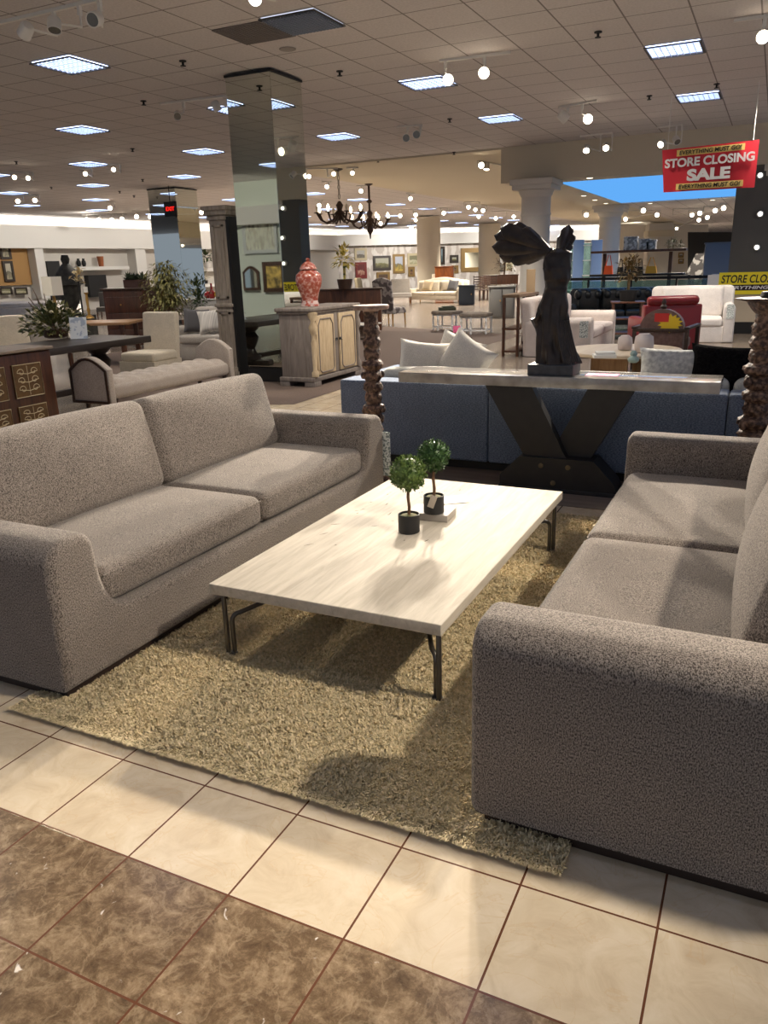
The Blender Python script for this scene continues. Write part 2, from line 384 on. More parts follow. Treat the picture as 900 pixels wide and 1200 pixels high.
YB = 16.95; ZB = 3.3; XBL = -3.75   # beam over the columns
mb = MB(); mb.add([(-42, -4.5, CZ), (8, -4.5, CZ), (8, YB, CZ), (-42, YB, CZ)], [(0, 3, 2, 1)])
mb.add([(-42, YB, CZ), (-9.7, YB, CZ), (-9.7, 76, CZ), (-42, 76, CZ)], [(0, 3, 2, 1)])
struct('ceiling', mb, M_ceil)
# beige plaster ceiling beyond the tiles and the lower soffit round the skylight
mb = MB(); mb.add([(-9.7, YB, CZ-.04), (XBL, YB, CZ-.04), (XBL, 76, CZ-.04), (-9.7, 76, CZ-.04)], [(0, 3, 2, 1)])
mb.add([(-9.7, YB, CZ-.04), (XBL, YB, CZ-.04), (XBL, YB, CZ), (-9.7, YB, CZ)], [(0, 1, 2, 3)])
struct('ceiling_plaster', mb, M_beige)
SKX, SKY0, SKY1 = -2.62, YB+.75, 26.3
mb = MB()
mb.box(((XBL+9)/2, YB+.375, (ZB+CZ)/2), (9-XBL, .75, CZ-ZB))                       # beam along the front
mb.box(((XBL+SKX)/2, (YB+.75+76)/2, (ZB+CZ)/2), (SKX-XBL, 76-YB-.75, CZ-ZB))        # side beam
struct('trim_beam', mb, M_beige)
mb = MB(); mb.add([(SKX, SKY1, ZB), (9, SKY1, ZB), (9, 76, ZB), (SKX, 76, ZB)], [(0, 3, 2, 1)])
mb.add([(SKX, SKY1, ZB), (9, SKY1, ZB), (9, SKY1, ZB+.02), (SKX, SKY1, ZB+.02)], [(0, 1, 2, 3)])
struct('ceiling_far', mb, M_ceil)
# skylight well: blue light put into its walls as glow, sky pane on top
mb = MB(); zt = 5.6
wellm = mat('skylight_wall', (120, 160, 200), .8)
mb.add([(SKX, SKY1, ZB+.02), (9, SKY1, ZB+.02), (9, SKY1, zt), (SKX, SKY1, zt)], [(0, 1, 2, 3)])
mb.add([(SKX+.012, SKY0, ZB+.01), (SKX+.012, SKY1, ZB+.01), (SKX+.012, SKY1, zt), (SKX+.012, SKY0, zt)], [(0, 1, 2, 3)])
o = struct('wall_well_glow', mb, E_skywell)
mb = MB(); mb.add([(SKX, SKY0, zt), (9, SKY0, zt), (9, SKY1, zt), (SKX, SKY1, zt)], [(0, 3, 2, 1)]); mb.build('pane', E_skywell, o)
# far walls
WL0 = g(-90, 249.2, CZ); WL1 = g(395, 270, CZ); WB1 = g(930, 259.7, CZ)
def wall_frame(A, B):
    d = Vector((B.x-A.x, B.y-A.y)); L = d.length; d /= L; n = Vector((d.y, -d.x)); return d, n, L
def wall_prism(mb, A, B, z0, z1, t):
    """slab on the room side of line A-B (thickness t)"""
    d, n, L = wall_frame(A, B); 
    v = [(A.x, A.y), (B.x, B.y), (B.x+n.x*t, B.y+n.y*t), (A.x+n.x*t, A.y+n.y*t)]
    mb.prism([(p[0], p[1]) for p in v], z0, z1)
def wpatch(mb, A, B, x0, y0, x1, y1, t, x2=None, x3=None):
    """box standing t in front of a wall between picture corners"""
    d, n, L = wall_frame(A, B)
    ps = [vpl(x0, y0, A, B), vpl(x1, y0, A, B), vpl(x1 if x2 is None else x2, y1, A, B), vpl(x0 if x3 is None else x3, y1, A, B)]
    z1 = (ps[0].z+ps[1].z)/2; z0 = (ps[2].z+ps[3].z)/2
    a = ps[0]; b = ps[1]
    v = [(a.x, a.y), (b.x, b.y), (b.x+n.x*t, b.y+n.y*t), (a.x+n.x*t, a.y+n.y*t)]
    mb.prism(v, z0, z1); return a, b, z0, z1
def rel(A, B, z): return A
for nm, A, B, m in (('wall_left', WL0, WL1, M_wallw), ('wall_back', WL1, WB1, None)):
    if m is None:
        m = mat('damask_wallpaper', (196, 186, 176), .8, c2=(226, 220, 212), scale=3.6, stretch=(1, 1, .45), lo=.46, hi=.54, detail=1.)
    mb = MB(); wall_prism(mb, A, B, -.2, CZ+.3, -.3); struct(nm, mb, m)
# bulkhead with the lit cove above it
mb = MB(); zb0 = 2.75; zb1 = 3.55
wall_prism(mb, WL0, WL1, zb0, zb1, .7); q_ = wall_frame(WL0, WL1)[1]; mb.prism([(WL0.x+q_.x*.64, WL0.y+q_.y*.64), (WL1.x+q_.x*.64, WL1.y+q_.y*.64), (WL1.x+q_.x*.7, WL1.y+q_.y*.7), (WL0.x+q_.x*.7, WL0.y+q_.y*.7)], zb1-.01, zb1+.12); struct('trim_1', mb, M_white)
mb = MB(); wall_prism(mb, WL1, WB1, 3.0, 3.62, .7); q_ = wall_frame(WL1, WB1)[1]; mb.prism([(WL1.x+q_.x*.64, WL1.y+q_.y*.64), (WB1.x+q_.x*.64, WB1.y+q_.y*.64), (WB1.x+q_.x*.7, WB1.y+q_.y*.7), (WL1.x+q_.x*.7, WL1.y+q_.y*.7)], 3.61, 3.74); struct('trim_2', mb, M_white)
for nm, A, B, z in (('cove_light', WL0, WL1, zb1), ('cove_light', WL1, WB1, 3.62)):
    d, n_, L = wall_frame(A, B); mb = MB()
    q = MB(); q.prism([(A.x+n_.x*.35, A.y+n_.y*.35), (B.x+n_.x*.35, B.y+n_.y*.35), (B.x+n_.x*.45, B.y+n_.y*.45), (A.x+n_.x*.45, A.y+n_.y*.45)], z+.005, z+.05)
    o = q.build(nm, E_cove); tag(o, 'long white cove light on the ledge above the '+('left wall' if A is WL0 else 'wallpapered back wall'), 'cove light')

# large grey wall on the right below the beam
DW0 = ypl(855, 300, YB+.1)
mb = MB(); mb.box((DW0.x+.62, YB+.35, ZB/2), (1.24, .5, ZB)); struct('wall_right', mb, mat('charcoal_wall', (96, 94, 90), .75))
PW0 = ypl(830, 350, YB-.2).x
mb = MB(); mb.box(((PW0+9)/2, YB+.2, .62), (9-PW0, .8, 1.16)); struct('wall_parapet', mb, mat('tan_parapet', (186, 170, 148), .7))
mb = MB(); mb.box(((PW0+9)/2, YB-.23, .12), (9-PW0, .06, .24)); struct('baseboard_parapet', mb, M_dark)

# ================================================================== FOREGROUND
SL, SD = 2.77, 1.06      # sofa length, depth
def sofa_profile():
    p = [(0, .05), (SL, .05)]
    p += arc(SL-.09, .55, .09, 0, 90)
    p += arc(SL-.16, .57, .07, 90, 165)
    p += [(SL-.245, .44)]
    p += arc(SL-.37, .40, .12, 5, -85)[0:0] + [(SL-.262, .38), (SL-.285, .335), (SL-.32, .305), (SL-.37, .29)]
    p += [(.37, .29), (.32, .305), (.285, .335), (.262, .38), (.245, .44)]
    p += arc(.16, .57, .07, 15, 90) + arc(.09, .55, .09, 90, 180)
    return p
def make_sofa(label, loc, rz, tagpos=None):
    t = thing('tweed_sofa', label, 'sofa', loc, rz)
    mb = MB(); extrude_round(mb, sofa_profile(), 0, SD, .035, lambda a, b, q: (q, a, b)); mb.build('frame', M_tweed, t, 50)
    mb = MB(); mb.rbox((SD/2+.01, SL/2, .026), (SD-.06, SL-.05, .05), .005); mb.build('plinth', M_plinth, t)
    mb = MB(); mb.rbox((SD-.1, SL/2, .46), (.16, SL-.5, .40), .05, 4); mb.build('backrest_frame', M_tweed, t, 50)
    w = (SL-.25*2)/2
    for k in (0, 1):
        cy = .25+w*(k+.5)
        mb = MB(); mb.rbox((.425, cy, .375), (.80, w-.012, .16), .05, 4, 8, (.004, .006, .022)); c = mb.build('seat_cushion', M_tweed, t, 60)
        mb = MB(); hw = w/2-.02
        lp = [(.031, cy-hw, .425), (.031, cy+hw, .425)]
        mb.tube(lp, .004, 6); mb.tube([(.031, cy-hw, .325), (.031, cy+hw, .325)], .004, 6); mb.build('welt', M_tweed, c, 60)
        mb = MB(); mb.rbox((0, 0, .245), (.21, w+.0, .49), .062, 5, 8, (.055, .012, .012), Tr(.735, cy, .425) @ Ry(math.radians(14))); mb.build('back_cushion', M_tweed, t, 60)
    return t
sl = make_sofa('taupe tweed two-seat sofa on the left with its front facing the coffee table', (-.085, 2.95, 0), PI)
sr = make_sofa('taupe tweed two-seat sofa on the right, its near arm end closest to the camera', (1.51, .165, 0), 0)
# rounded price tag hanging on the far arm of the left sofa (a part of that sofa)
mb = MB(); mb.rbox((-.006, -.006, .36), (.07, .006, .3), .002); mb.build('price_tag', M_tagw, sl)['label'] = 'white printed price tag'

# rug -----------------------------------------------------------------
RX0, RX1, RY0, RY1 = -.265, 1.80, .075, 3.14
t = thing('shag_rug', 'pale green-beige shag rug under the coffee table and sofas', 'rug', (0, 0, 0))
mb = MB(); mb.rbox(((RX0+RX1)/2, (RY0+RY1)/2, .007), (RX1-RX0, RY1-RY0, .012), .004); mb.build('rug_backing', M_rugb, t)
def blades():
    n = 230000
    x = RNG.uniform(RX0-.005, RX1+.005, n); y = RY0-.008 + (RY1-RY0+.01)*RNG.uniform(0, 1, n)**1.35
    keep = ~((x < -.2) & (y > .27)) & ~((x > 1.62) & (y > .26)); x = x[keep]; y = y[keep]; n = len(x)
    cl = np.sin(x*37+np.sin(y*29)*2)*np.cos(y*41+np.sin(x*23)*2)
    ang = RNG.uniform(0, 2*PI, n)+cl*1.5; ln = RNG.uniform(.009, .017, n)*(1+.25*cl); w = RNG.uniform(.0016, .003, n)*(1+.35*(y/3))
    lean = RNG.uniform(.3, 1.0, n)*ln
    edge = np.clip((RY0+.03-y)/.03, 0, 1)
    dx = np.cos(ang)*lean; dy = np.sin(ang)*lean-edge*.012; z0 = np.full(n, .008)
    px = -np.sin(ang)*w; py = np.cos(ang)*w
    base = np.stack([x, y, z0], -1); side = np.stack([px, py, np.zeros(n)], -1)
    mid = base+np.stack([dx*.4, dy*.4, ln*.75], -1); tip = base+np.stack([dx, dy, ln*(1-.25*edge)], -1)
    V = np.stack([base-side, base+side, mid+side*.9, mid-side*.9, tip+side*.35, tip-side*.35], 1).reshape(-1, 3)
    k = np.arange(n)[:, None]*6
    F = np.concatenate([k+np.array([[0, 1, 2, 3]]), k+np.array([[3, 2, 4, 5]])], 1).reshape(-1, 4)
    me = bpy.data.meshes.new('pile'); me.vertices.add(len(V)); me.vertices.foreach_set('co', V.ravel().astype(np.float32))
    me.loops.add(F.size); me.loops.foreach_set('vertex_index', F.ravel().astype(np.int32))
    me.polygons.add(len(F)); me.polygons.foreach_set('loop_start', np.arange(0, F.size, 4, dtype=np.int32)); me.update(calc_edges=True)
    return me
me = blades(); me.materials.append(mat('rug_pile', (190, 172, 132), .95, c2=(234, 215, 178), scale=55., spec=.1, detail=3.))
o = bpy.data.objects.new('pile', me); COL.objects.link(o); o.parent = t; o['kind'] = 'stuff'

# coffee table ---------------------------------------------------------
TX0, TX1, TY0, TY1, TH = .205, 1.22, .69, 2.50, .35
t = thing('coffee_table', 'long whitewashed oak coffee table on bent steel legs', 'coffee table', ((TX0+TX1)/2, (TY0+TY1)/2, .012))
hx, hy = (TX1-TX0)/2, (TY1-TY0)/2
mb = MB(); mb.rbox((0, 0, TH-.012-.0225), (hx*2, hy*2, .045), .004, 2); nf0 = len(mb.f)
for i in range(26):
    cx, cy = random.uniform(-.46, .2), random.uniform(-.5, .75); a = random.uniform(.6, 1.7); l = random.uniform(.008, .03); w = random.uniform(.002, .004)
    if i % 2: cx = random.uniform(-.4, -.05); cy = random.uniform(.1, .7)
    pts = [(cx+math.cos(a)*l*s, cy+math.sin(a)*l*s) for s in (-1, 0, 1)]
    q = [(pts[0][0], pts[0][1]), (pts[1][0]+w, pts[1][1]-w*.4), (pts[2][0], pts[2][1]), (pts[1][0]-w*.7, pts[1][1]+w)]
    mb.prism(q, TH-.0135, TH-.0118)
top = mb.build('tabletop', [M_whitewash, mat('dark_knot', (70, 58, 46), .8)], t)
for k, pg in enumerate(top.data.polygons):
    if k >= nf0: pg.material_index = 1
zt_ = TH-.012-.046
for sx in (-1, 1):
    for sy in (-1, 1):
        X, Y = sx*(hx-.03), sy*(hy-.05); r = .0105; rr = .035
        dv = Vector((-X, -Y, 0)).normalized()
        d2 = Vector((-sx*.72, -sy*.70, 0)).normalized()
        off = d2*.026
        mb = MB()
        pl = [Vector((X, Y, .010))]; 
        pl += [Vector((X, Y, zt_-.03)), Vector((X, Y, zt_-.012))+d2*.006, Vector((X, Y, zt_-.0105))+d2*.03, Vector((X, Y, zt_-.0105))+d2*.12]
        mb.tube(pl, r, 10)
        mb.rbox((X+off.x/2, Y+off.y/2, .006), (.045, .03, .012), .004, M=None); mb.build('leg', M_steel, t, 60)
        mb = MB(); b0 = Vector((X, Y, 0))+off
        pl = [b0+Vector((0, 0, .012)), b0+Vector((0, 0, .15))]
        for k in range(1, 5):
            a = PI/2*k/4; pl.append(b0+d2*(rr*(1-math.cos(a)))+Vector((0, 0, .15+rr*math.sin(a))))
        end = Vector((0, 0, zt_-.02)); 
        pl.append(Vector((sx*.06, sy*.06*hy/hx, zt_-.015))); mb.tube(pl, r*.95, 10); mb.build('stretcher', M_steel, t, 60)
# grey riser block, two topiaries, leaflet -------------------------------
blk = MB(); blk.rbox((0, 0, .0), (.215, .15, .036), .003); o = blk.build('riser_block', mat('pale_grey_board', (168, 160, 150), .6), None, 30, (.715, 1.83, TH+.018+.0005), .07)
tag(o, 'flat pale grey block lying on the coffee table under the rear topiary', 'block')
def topiary(label, loc, rz, hstem, rball, seed, gtag=False, tint=None):
    rnd = random.Random(seed)
    t = thing('topiary', label, 'plant', loc, rz, None)
    mb = MB(); mb.lathe([(.0475, 0), (.051, .004), (.051, .088), (.0475, .09), (.0455, .088), (.0455, .07)], 32); mb.build('pot', M_black, t, 40)
    mb = MB(); mb.lathe([(.045, .06), (.045, .079), (.03, .084), (.008, .087)], 20, mod=lambda w, z: 1+.04*math.sin(9*w)); mb.build('moss', M_moss, t, 60)
    mb = MB(); mb.tube([(0, 0, .07), (.003, .001, .12), (-.002, .002, .17), (.001, 0, hstem+.03)], [.008, .0075, .0075, .007], 10); mb.build('trunk', M_stem, t, 60)
    c = Vector((0, 0, hstem+rball*.95))
    mb = MB(); mb.ell(c, (rball*.86,)*3, 10)
    for i in range(900):
        z = rnd.uniform(-1, 1); w = rnd.uniform(0, 2*PI); s = math.sqrt(1-z*z); nn = Vector((s*math.cos(w), s*math.sin(w), z))
        p = c+nn*rball*rnd.uniform(.78, .93)
        d = (nn*rnd.uniform(.35, 1.1)+Vector((rnd.uniform(-1, 1), rnd.uniform(-1, 1), rnd.uniform(-.6, 1)))*.7).normalized()
        mb.leaf(p, d, nn+Vector((rnd.uniform(-.4, .4), rnd.uniform(-.4, .4), 0)), rnd.uniform(.015, .023), rnd.uniform(.008, .012))
    mb.build('foliage', tint or M_leafg, t, 0)
    if gtag:
        mb = MB(); mb.rbox((0, 0, 0), (.032, .0016, .062), .0008, M=Tr(-.002, -.0585, .072) @ Ry(math.radians(20)) @ Rx(math.radians(-8))); mb.build('hang_tag', M_kraft, t)['label'] = 'grey card hang tag'
        mb = MB(); mb.tube([(0, -.01, .1), (.008, -.045, .108), (.01, -.056, .098)], .0012, 5); mb.build('tag_string', M_dark, t)
    return t
topiary('ball topiary in a black pot, front one of two, standing directly on the table', (.705, 1.575, TH+.001), .4, .205, .085, 3)
topiary('darker ball topiary in a black pot with a grey tag, on the grey block', (.745, 1.79, TH+.038), .3, .215, .078, 4, True, mat('boxwood_leaf_dark', (36, 66, 30), .5, c2=(72, 104, 48), scale=60.))
mb = MB(); mb.add([(-.1, -.07, 0), (.1, -.05, .001), (.09, .08, .002), (-.11, .06, 0), (-.1, -.07, .0012), (.1, -.05, .0022), (.09, .08, .0032), (-.11, .06, .0012)], [(0, 3, 2, 1), (4, 5, 6, 7), (0, 1, 5, 4), (1, 2, 6, 5), (2, 3, 7, 6), (3, 0, 4, 7)])
o = mb.build('leaflet', mat('printed_leaflet', (226, 226, 220), .6, c2=(196, 200, 198), scale=40.), None, 0, (.70, 2.12, TH+.0015), .5); tag(o, 'white paper leaflet lying on the coffee table behind the topiaries', 'leaflet')

# console table ----------------------------------------------------------
CX0, CX1, CY0, CY1, CH = -.26, 1.915, 3.58, 3.93, .82
ccx = .88
t = thing('console_table', 'console table with polished stone top on black V-shaped trestle', 'console table', (ccx, (CY0+CY1)/2, 0))
mb = MB(); mb.rbox(((CX0+CX1)/2-ccx, 0, CH-.036), (CX1-CX0, CY1-CY0, .072), .003); mb.build('tabletop', M_marble, t)
M_blk2 = mat('black_painted_wood', (26, 24, 26), .45, c2=(34, 31, 32), scale=14.)
def slat(xa, xb, xc, xd, za, zb_, y0, y1):
    m = MB(); m.prism([(xc, zb_), (xd, zb_), (xb, za), (xa, za)], y0, y1, lambda a, b, q: (a-ccx, q, b)); return m
slat(.36, .70, .67, .97, .748, .235, -.07, .02).build('v_plank', M_blk2, t)
slat(1.09, 1.40, .83, 1.12, .748, .235, .0, .09).build('v_plank', M_blk2, t)
mb = MB(); mb.prism([(.50, .03), (1.33, .03), (1.30, .10), (1.16, .245), (.64, .245), (.50, .10)], -.11, .11, lambda a, b, q: (a-ccx, q, b)); mb.rbox((.915-ccx, 0, .016), (.84, .25, .03), .004); base = mb.build('trestle_base', M_blk2, t)
for bx, bz in ((.80, .19), (.99, .19), (.89, .07)):
    mb = MB(); mb.lathe([(.018, 0), (.018, .006), (.012, .009)], 14, Tr(bx-ccx, -.11, bz) @ Rx(PI/2)); mb.build('bolt_cap', mat('aged_brass', (120, 104, 78), .5, .6), base)
a = g(711, 436, CH); mb = MB(); mb.box((0, 0, .0012), (.21, .12, .002)); o = mb.build('price_sticker', mat('hot_pink_label', (255, 120, 168), .6, c2=(236, 80, 140), scale=55., lo=.52, hi=.56), None, 0, (a.x, 3.76, CH+.0005), .03)
tag(o, 'hot pink price card lying on the console table right of the statue', 'price card')

# dark winged sculpture (plain generic robe and wings) ---------------------
sx0, sy0 = .845, 3.74
t = thing('winged_sculpture', 'dark bronze headless winged robed sculpture standing on the console table', 'sculpture', (sx0, sy0, CH+.0005))
mb = MB(); mb.rbox((-.0, 0, .0375), (.31, .235, .075), .006); mb.build('base_block', mat('black_slate', (44, 46, 52), .5, c2=(62, 64, 70), scale=25.), t)
ctr = [(.075, .02, .14, .10), (.12, .015, .135, .095), (.22, -.005, .112, .085), (.34, -.02, .10, .08), (.44, -.022, .098, .078), (.52, -.014, .082, .07), (.57, -.006, .070, .062), (.64, .0, .085, .066), (.71, -.004, .09, .07), (.76, -.002, .092, .066), (.79, .005, .088, .056), (.805, .005, .06, .045), (.815, .005, .04, .035), (.845, .007, .004, .004)]
def ipl(z):
    for i in range(len(ctr)-1):
        if ctr[i][0] <= z <= ctr[i+1][0]:
            q = (z-ctr[i][0])/(ctr[i+1][0]-ctr[i][0]); q = q*q*(3-2*q); return [ctr[i][k]*(1-q)+ctr[i+1][k]*q for k in (1, 2, 3)]
    return list(ctr[-1][1:])
mb = MB(); nz, na = 90, 72; v = []; f = []
for i in range(nz+1):
    z = .075+(.820-.075)*i/nz; cx, rx, ry = ipl(z)
    for j in range(na):
        w = 2*PI*j/na; fold = 0
        if z < .56: k = min(1, (.56-z)/.12); fold = k*(.11*math.sin(7*w+z*9)+.06*math.sin(13*w-z*14+1)+.06*math.sin(4*w+z*22))
        else: fold = .03*math.sin(7*w+z*40)+.02*math.sin(4*w-z*60)
        if .54 < z < .60: fold += .10*math.exp(-((z-.565-.012*math.sin(w))/.012)**2)
        if .70 > z > .62: fold += .06*max(0, math.cos(w+PI/2-.5))+.06*max(0, math.cos(w+PI/2+.5))
        v.append((cx+rx*(1+fold)*math.cos(w), ry*(1+fold)*math.sin(w), z))
for i in range(nz):
    for j in range(na): f.append((i*na+j, i*na+(j+1) % na, (i+1)*na+(j+1) % na, (i+1)*na+j))
f += [tuple(range(na))[::-1], tuple(range(nz*na, (nz+1)*na))]; mb.add(v, f); mb.build('robed_body', M_bronze, t, 60)
# flying fold of the robe at the hip and hem
mb = MB()
for k in range(6):
    a = k/5; mb.tube([(-.09, -.03+.02*k, .42-.01*k), (-.13-.01*k, -.02+.02*k, .36), (-.10, .0+.015*k, .27-.01*k), (-.07, .0, .21)], [.012, .02, .016, .006], 8)
for k in range(7):
    mb.tube([(.02+.012*k, -.075+.006*k, .36), (.05+.012*k, -.085+.01*k, .22), (.085+.012*k, -.08+.012*k, .09)], [.008, .012, .016], 8)
mb.build('drapery', M_bronze, t, 60)
def wing(root, tips, thick, name):
    mb = MB(); R0 = Vector(root)
    for i, (tp, w) in enumerate(tips):
        T_ = Vector(tp); d = T_-R0; L = d.length; d.normalize(); side = Vector((d.z, 0, -d.x)).normalized(); nrm = d.cross(side)
        v = []; f = []; nu, nv = 12, 8
        for a in range(nu+1):
            u = a/nu; wd = w*(.35+.65*math.sin(min(1, u*1.15)*PI*.5))*(1 if u < .8 else math.sqrt(max(0, 1-((u-.8)/.2)**2))+.02)
            for b in range(nv):
                q = 2*PI*b/nv; v.append(R0+d*L*u+side*wd*math.cos(q)+nrm*(thick*math.sin(q)*(1-.6*u))+Vector((0, .012*(i % 2), 0)))
        for a in range(nu):
            for b in range(nv): f.append((a*nv+b, a*nv+(b+1) % nv, (a+1)*nv+(b+1) % nv, (a+1)*nv+b))
        f += [tuple(range(nv)), tuple(range(nu*nv, (nu+1)*nv))[::-1]]; mb.add(v, f)
    mb.build(name, M_bronze, t, 60)
def sp(x, y, dy=0): p = ypl(x, y, sy0+dy); return (p.x-sx0, p.y-sy0, p.z-CH)
wing(sp(646, 295, .02), [(sp(612, 268, .07), .040), (sp(599, 264, .09), .05), (sp(587, 267, .1), .055), (sp(579, 276, .12), .055), (sp(577, 289, .12), .052), (sp(585, 300, .11), .05), (sp(598, 305, .1), .048), (sp(612, 305, .07), .04), (sp(620, 297, .05), .045)], .03, 'spread_wing')
wing(sp(655, 303, .03), [(sp(667, 264, .14), .042), (sp(670, 273, .13), .04), (sp(668, 285, .1), .036), (sp(660, 274, .13), .04)], .022, 'raised_wing')

# slate blue sectional behind the console --------------------------------
BX0, BX1, BY0 = -1.0, 3.1, 4.02
t = thing('sectional_sofa', 'slate blue sectional sofa with its back to the console table', 'sofa', (0, BY0, 0))
for xa, xb in ((BX0, .28), (.285, 1.95), (1.955, BX1)):
    mb = MB(); mb.rbox(((xa+xb)/2, .13, .38), (xb-xa, .26, .60), .018, 3, 3); mb.build('backrest', M_blue, t, 50)
    mb = MB(); mb.rbox(((xa+xb)/2, .62, .24), (xb-xa-.004, .72, .32), .02, 3); mb.build('seat_base', M_blue, t, 50)
    mb = MB(); mb.rbox(((xa+xb)/2+(.11 if xa == BX0 else 0), .63, .45), (xb-xa-(.24 if xa == BX0 else .01), .72, .13), .04, 3, 3, (0, 0, .015)); mb.build('seat_cushion', M_bluecush, t, 50)
    mb = MB(); mb.rbox(((xa+xb)/2+(.11 if xa == BX0 else 0), .37, .615), (xb-xa-(.26 if xa == BX0 else .02), .2, .25), .06, 3, 4, (0, .02, .02)); mb.build('back_cushion', M_bluecush, t, 50)
mb = MB(); mb.rbox((BX0+.115, .62, .375), (.22, .98, .60), .02, 3); mb.build('armrest', M_blue, t, 50)
mb = MB(); mb.box((1.05, .5, .045), (4.0, .85, .09)); mb.build('plinth', M_dark, t)
def pillow(name, label, loc, rot, s, m, th=.16, group=None, piping=None):
    mb = MB(); nu = 14; v = []; f = []
    for sg in (1, -1):
        for i in range(nu+1):
            for j in range(nu+1):
                a, b = -1+2*i/nu, -1+2*j/nu; k = 1-.08*(1-abs(a)**2)*(abs(b)) if 0 else 1
                pin = 1-.10*(1-a*a)*(abs(b)**3); pin2 = 1-.10*(1-b*b)*(abs(a)**3)
                hgt = th/2*((1-a**4)*(1-b**4))**.55
                v.append((a*s[0]/2*pin2, sg*hgt, b*s[1]/2*pin))
    n1 = (nu+1)**2
    for q in (0, 1):
        for i in range(nu):
            for j in range(nu):
                c = [q*n1+i*(nu+1)+j, q*n1+(i+1)*(nu+1)+j, q*n1+(i+1)*(nu+1)+j+1, q*n1+i*(nu+1)+j+1]; f.append(tuple(c[::-1] if q == 0 else c))
    mb.add(v, f, Tr(*loc) @ Rz(rot[2]) @ Rx(rot[0]) @ Ry(rot[1]))
    o = mb.build(name, m, None, 60); tag(o, label, 'pillow', group); return o
M_pilw = fabric('oatmeal_pillow', (186, 180, 170), (220, 214, 204), 190., (1, 1, 1), .3)
pillow('throw_pillow', 'oatmeal throw pillow slumped on the blue sectional, leftmost', (-.50, 4.62, .73), (-.42, .12, .35), (.46, .46), M_pilw, .2)
pillow('throw_pillow', 'black throw pillow between two pale pillows on the blue sectional', (-.27, 4.72, .72), (-.35, -.25, .2), (.42, .42), M_fur, .18)
pillow('throw_pillow', 'pale throw pillow tilted on its corner nearest the statue on the sectional', (-.13, 4.60, .76), (-.3, .5, -.15), (.46, .46), M_pilw, .16)
pillow('throw_pillow', 'pale pillow half hidden behind the black and tilted pillows', (-.29, 4.86, .77), (-.3, .35, .1), (.42, .42), M_pilw, .15)
pillow('lumbar_pillow', 'mottled silver grey lumbar pillow beside the black fur pillow', (1.55, 4.56, .76), (-.3, .0, .0), (.54, .34), mat('silver_velvet', (150, 150, 150), .8, c2=(196, 196, 192), scale=30., bump=.3), .16)
pillow('fur_pillow', 'black fur pillow on the blue sectional left of the carved pedestal', (1.90, 4.52, .78), (-.3, .05, .0), (.52, .36), M_fur, .2)

# carved pedestals ---------------------------------------------------------
def pedestal(label, loc, h, top, seed, s=1., dish=False):
    t = thing('carved_pedestal', label, 'pedestal', loc, 0)
    rnd = random.Random(seed)
    prof = [(.13, 0), (.135, .03), (.12, .06), (.07, .08), (.055, .12)]
    z = .12
    rad = [.095, .082, .10, .080, .094, .104, .078, .09, .082, .10, .076, .082, .076]
    zs = [.12+(h-.26)*i/(len(rad)*4) for i in range(len(rad)*4+1)]
    for i, zz in enumerate(zs):
        q = i/4; k = min(int(q), len(rad)-1); fr = q-k
        prof.append((.064*s+(rad[k]*s-.064*s)*math.sin(PI*fr)**.7, zz))
    prof += [(.064*s, h-.13), (.06*s, h-.06), (.07*s, h-.045)]
    def carve(w, zz):
        if zz < .1 or zz > h-.05: return 1
        return 1+.055*math.sin(6*w+8*math.sin(zz*31))*math.sin(zz*95+3*math.cos(2*w))+.035*math.sin(11*w-zz*120)
    mb = MB(); pp = []
    for i in range(len(prof)-1):
        for k in range(3):
            pp.append((prof[i][0]+(prof[i+1][0]-prof[i][0])*k/3, prof[i][1]+(prof[i+1][1]-prof[i][1])*k/3))
    pp.append(prof[-1]); mb.lathe(pp, 40, mod=carve)
    for k in range(4):
        a = PI/4+PI/2*k
        for zz in (h*.62, h*.42): mb.ell((math.cos(a)*.092*s, math.sin(a)*.092*s, zz), (.024*s, .024*s, .032*s), 6)
    mb.build('carved_shaft', M_carve, t, 70)
    mb = MB()
    if dish: mb.lathe([(.05, h-.16), (.06, h-.10), (.09, h-.07), (.125, h-.02), (top, h-.008), (top, h)], 24, mod=lambda w, z: 1+.03*math.cos(8*w))
    else: mb.lathe([(.05, h-.05), (.06, h-.035), (top*.97, h-.03), (top, h-.022), (top, h-.008), (top*.97, h)], 36)
    mb.build('top_plate', M_carve if dish else mat('worn_tan_marble', (188, 160, 142), .35, c2=(140, 106, 88), scale=18.), t, 40)
    return t
pedestal('carved wooden pedestal with round marble top behind the left sofa arm', (-.43, 3.5, 0), 1.3, .132, 1, .80)
pedestal('carved wooden pedestal with flared top at the right edge before the sectional', (2.135, 3.72, 0), 1.315, .19, 2, 1.08, True)
mb = MB(); mb.lathe([(.09, 0), (.10, .01), (.095, .035), (.03, .04)], 28); o = mb.build('black_bowl', M_dark, None, 40, (2.18, 3.72, 1.3155)); tag(o, 'low black dish on top of the right carved pedestal', 'dish')

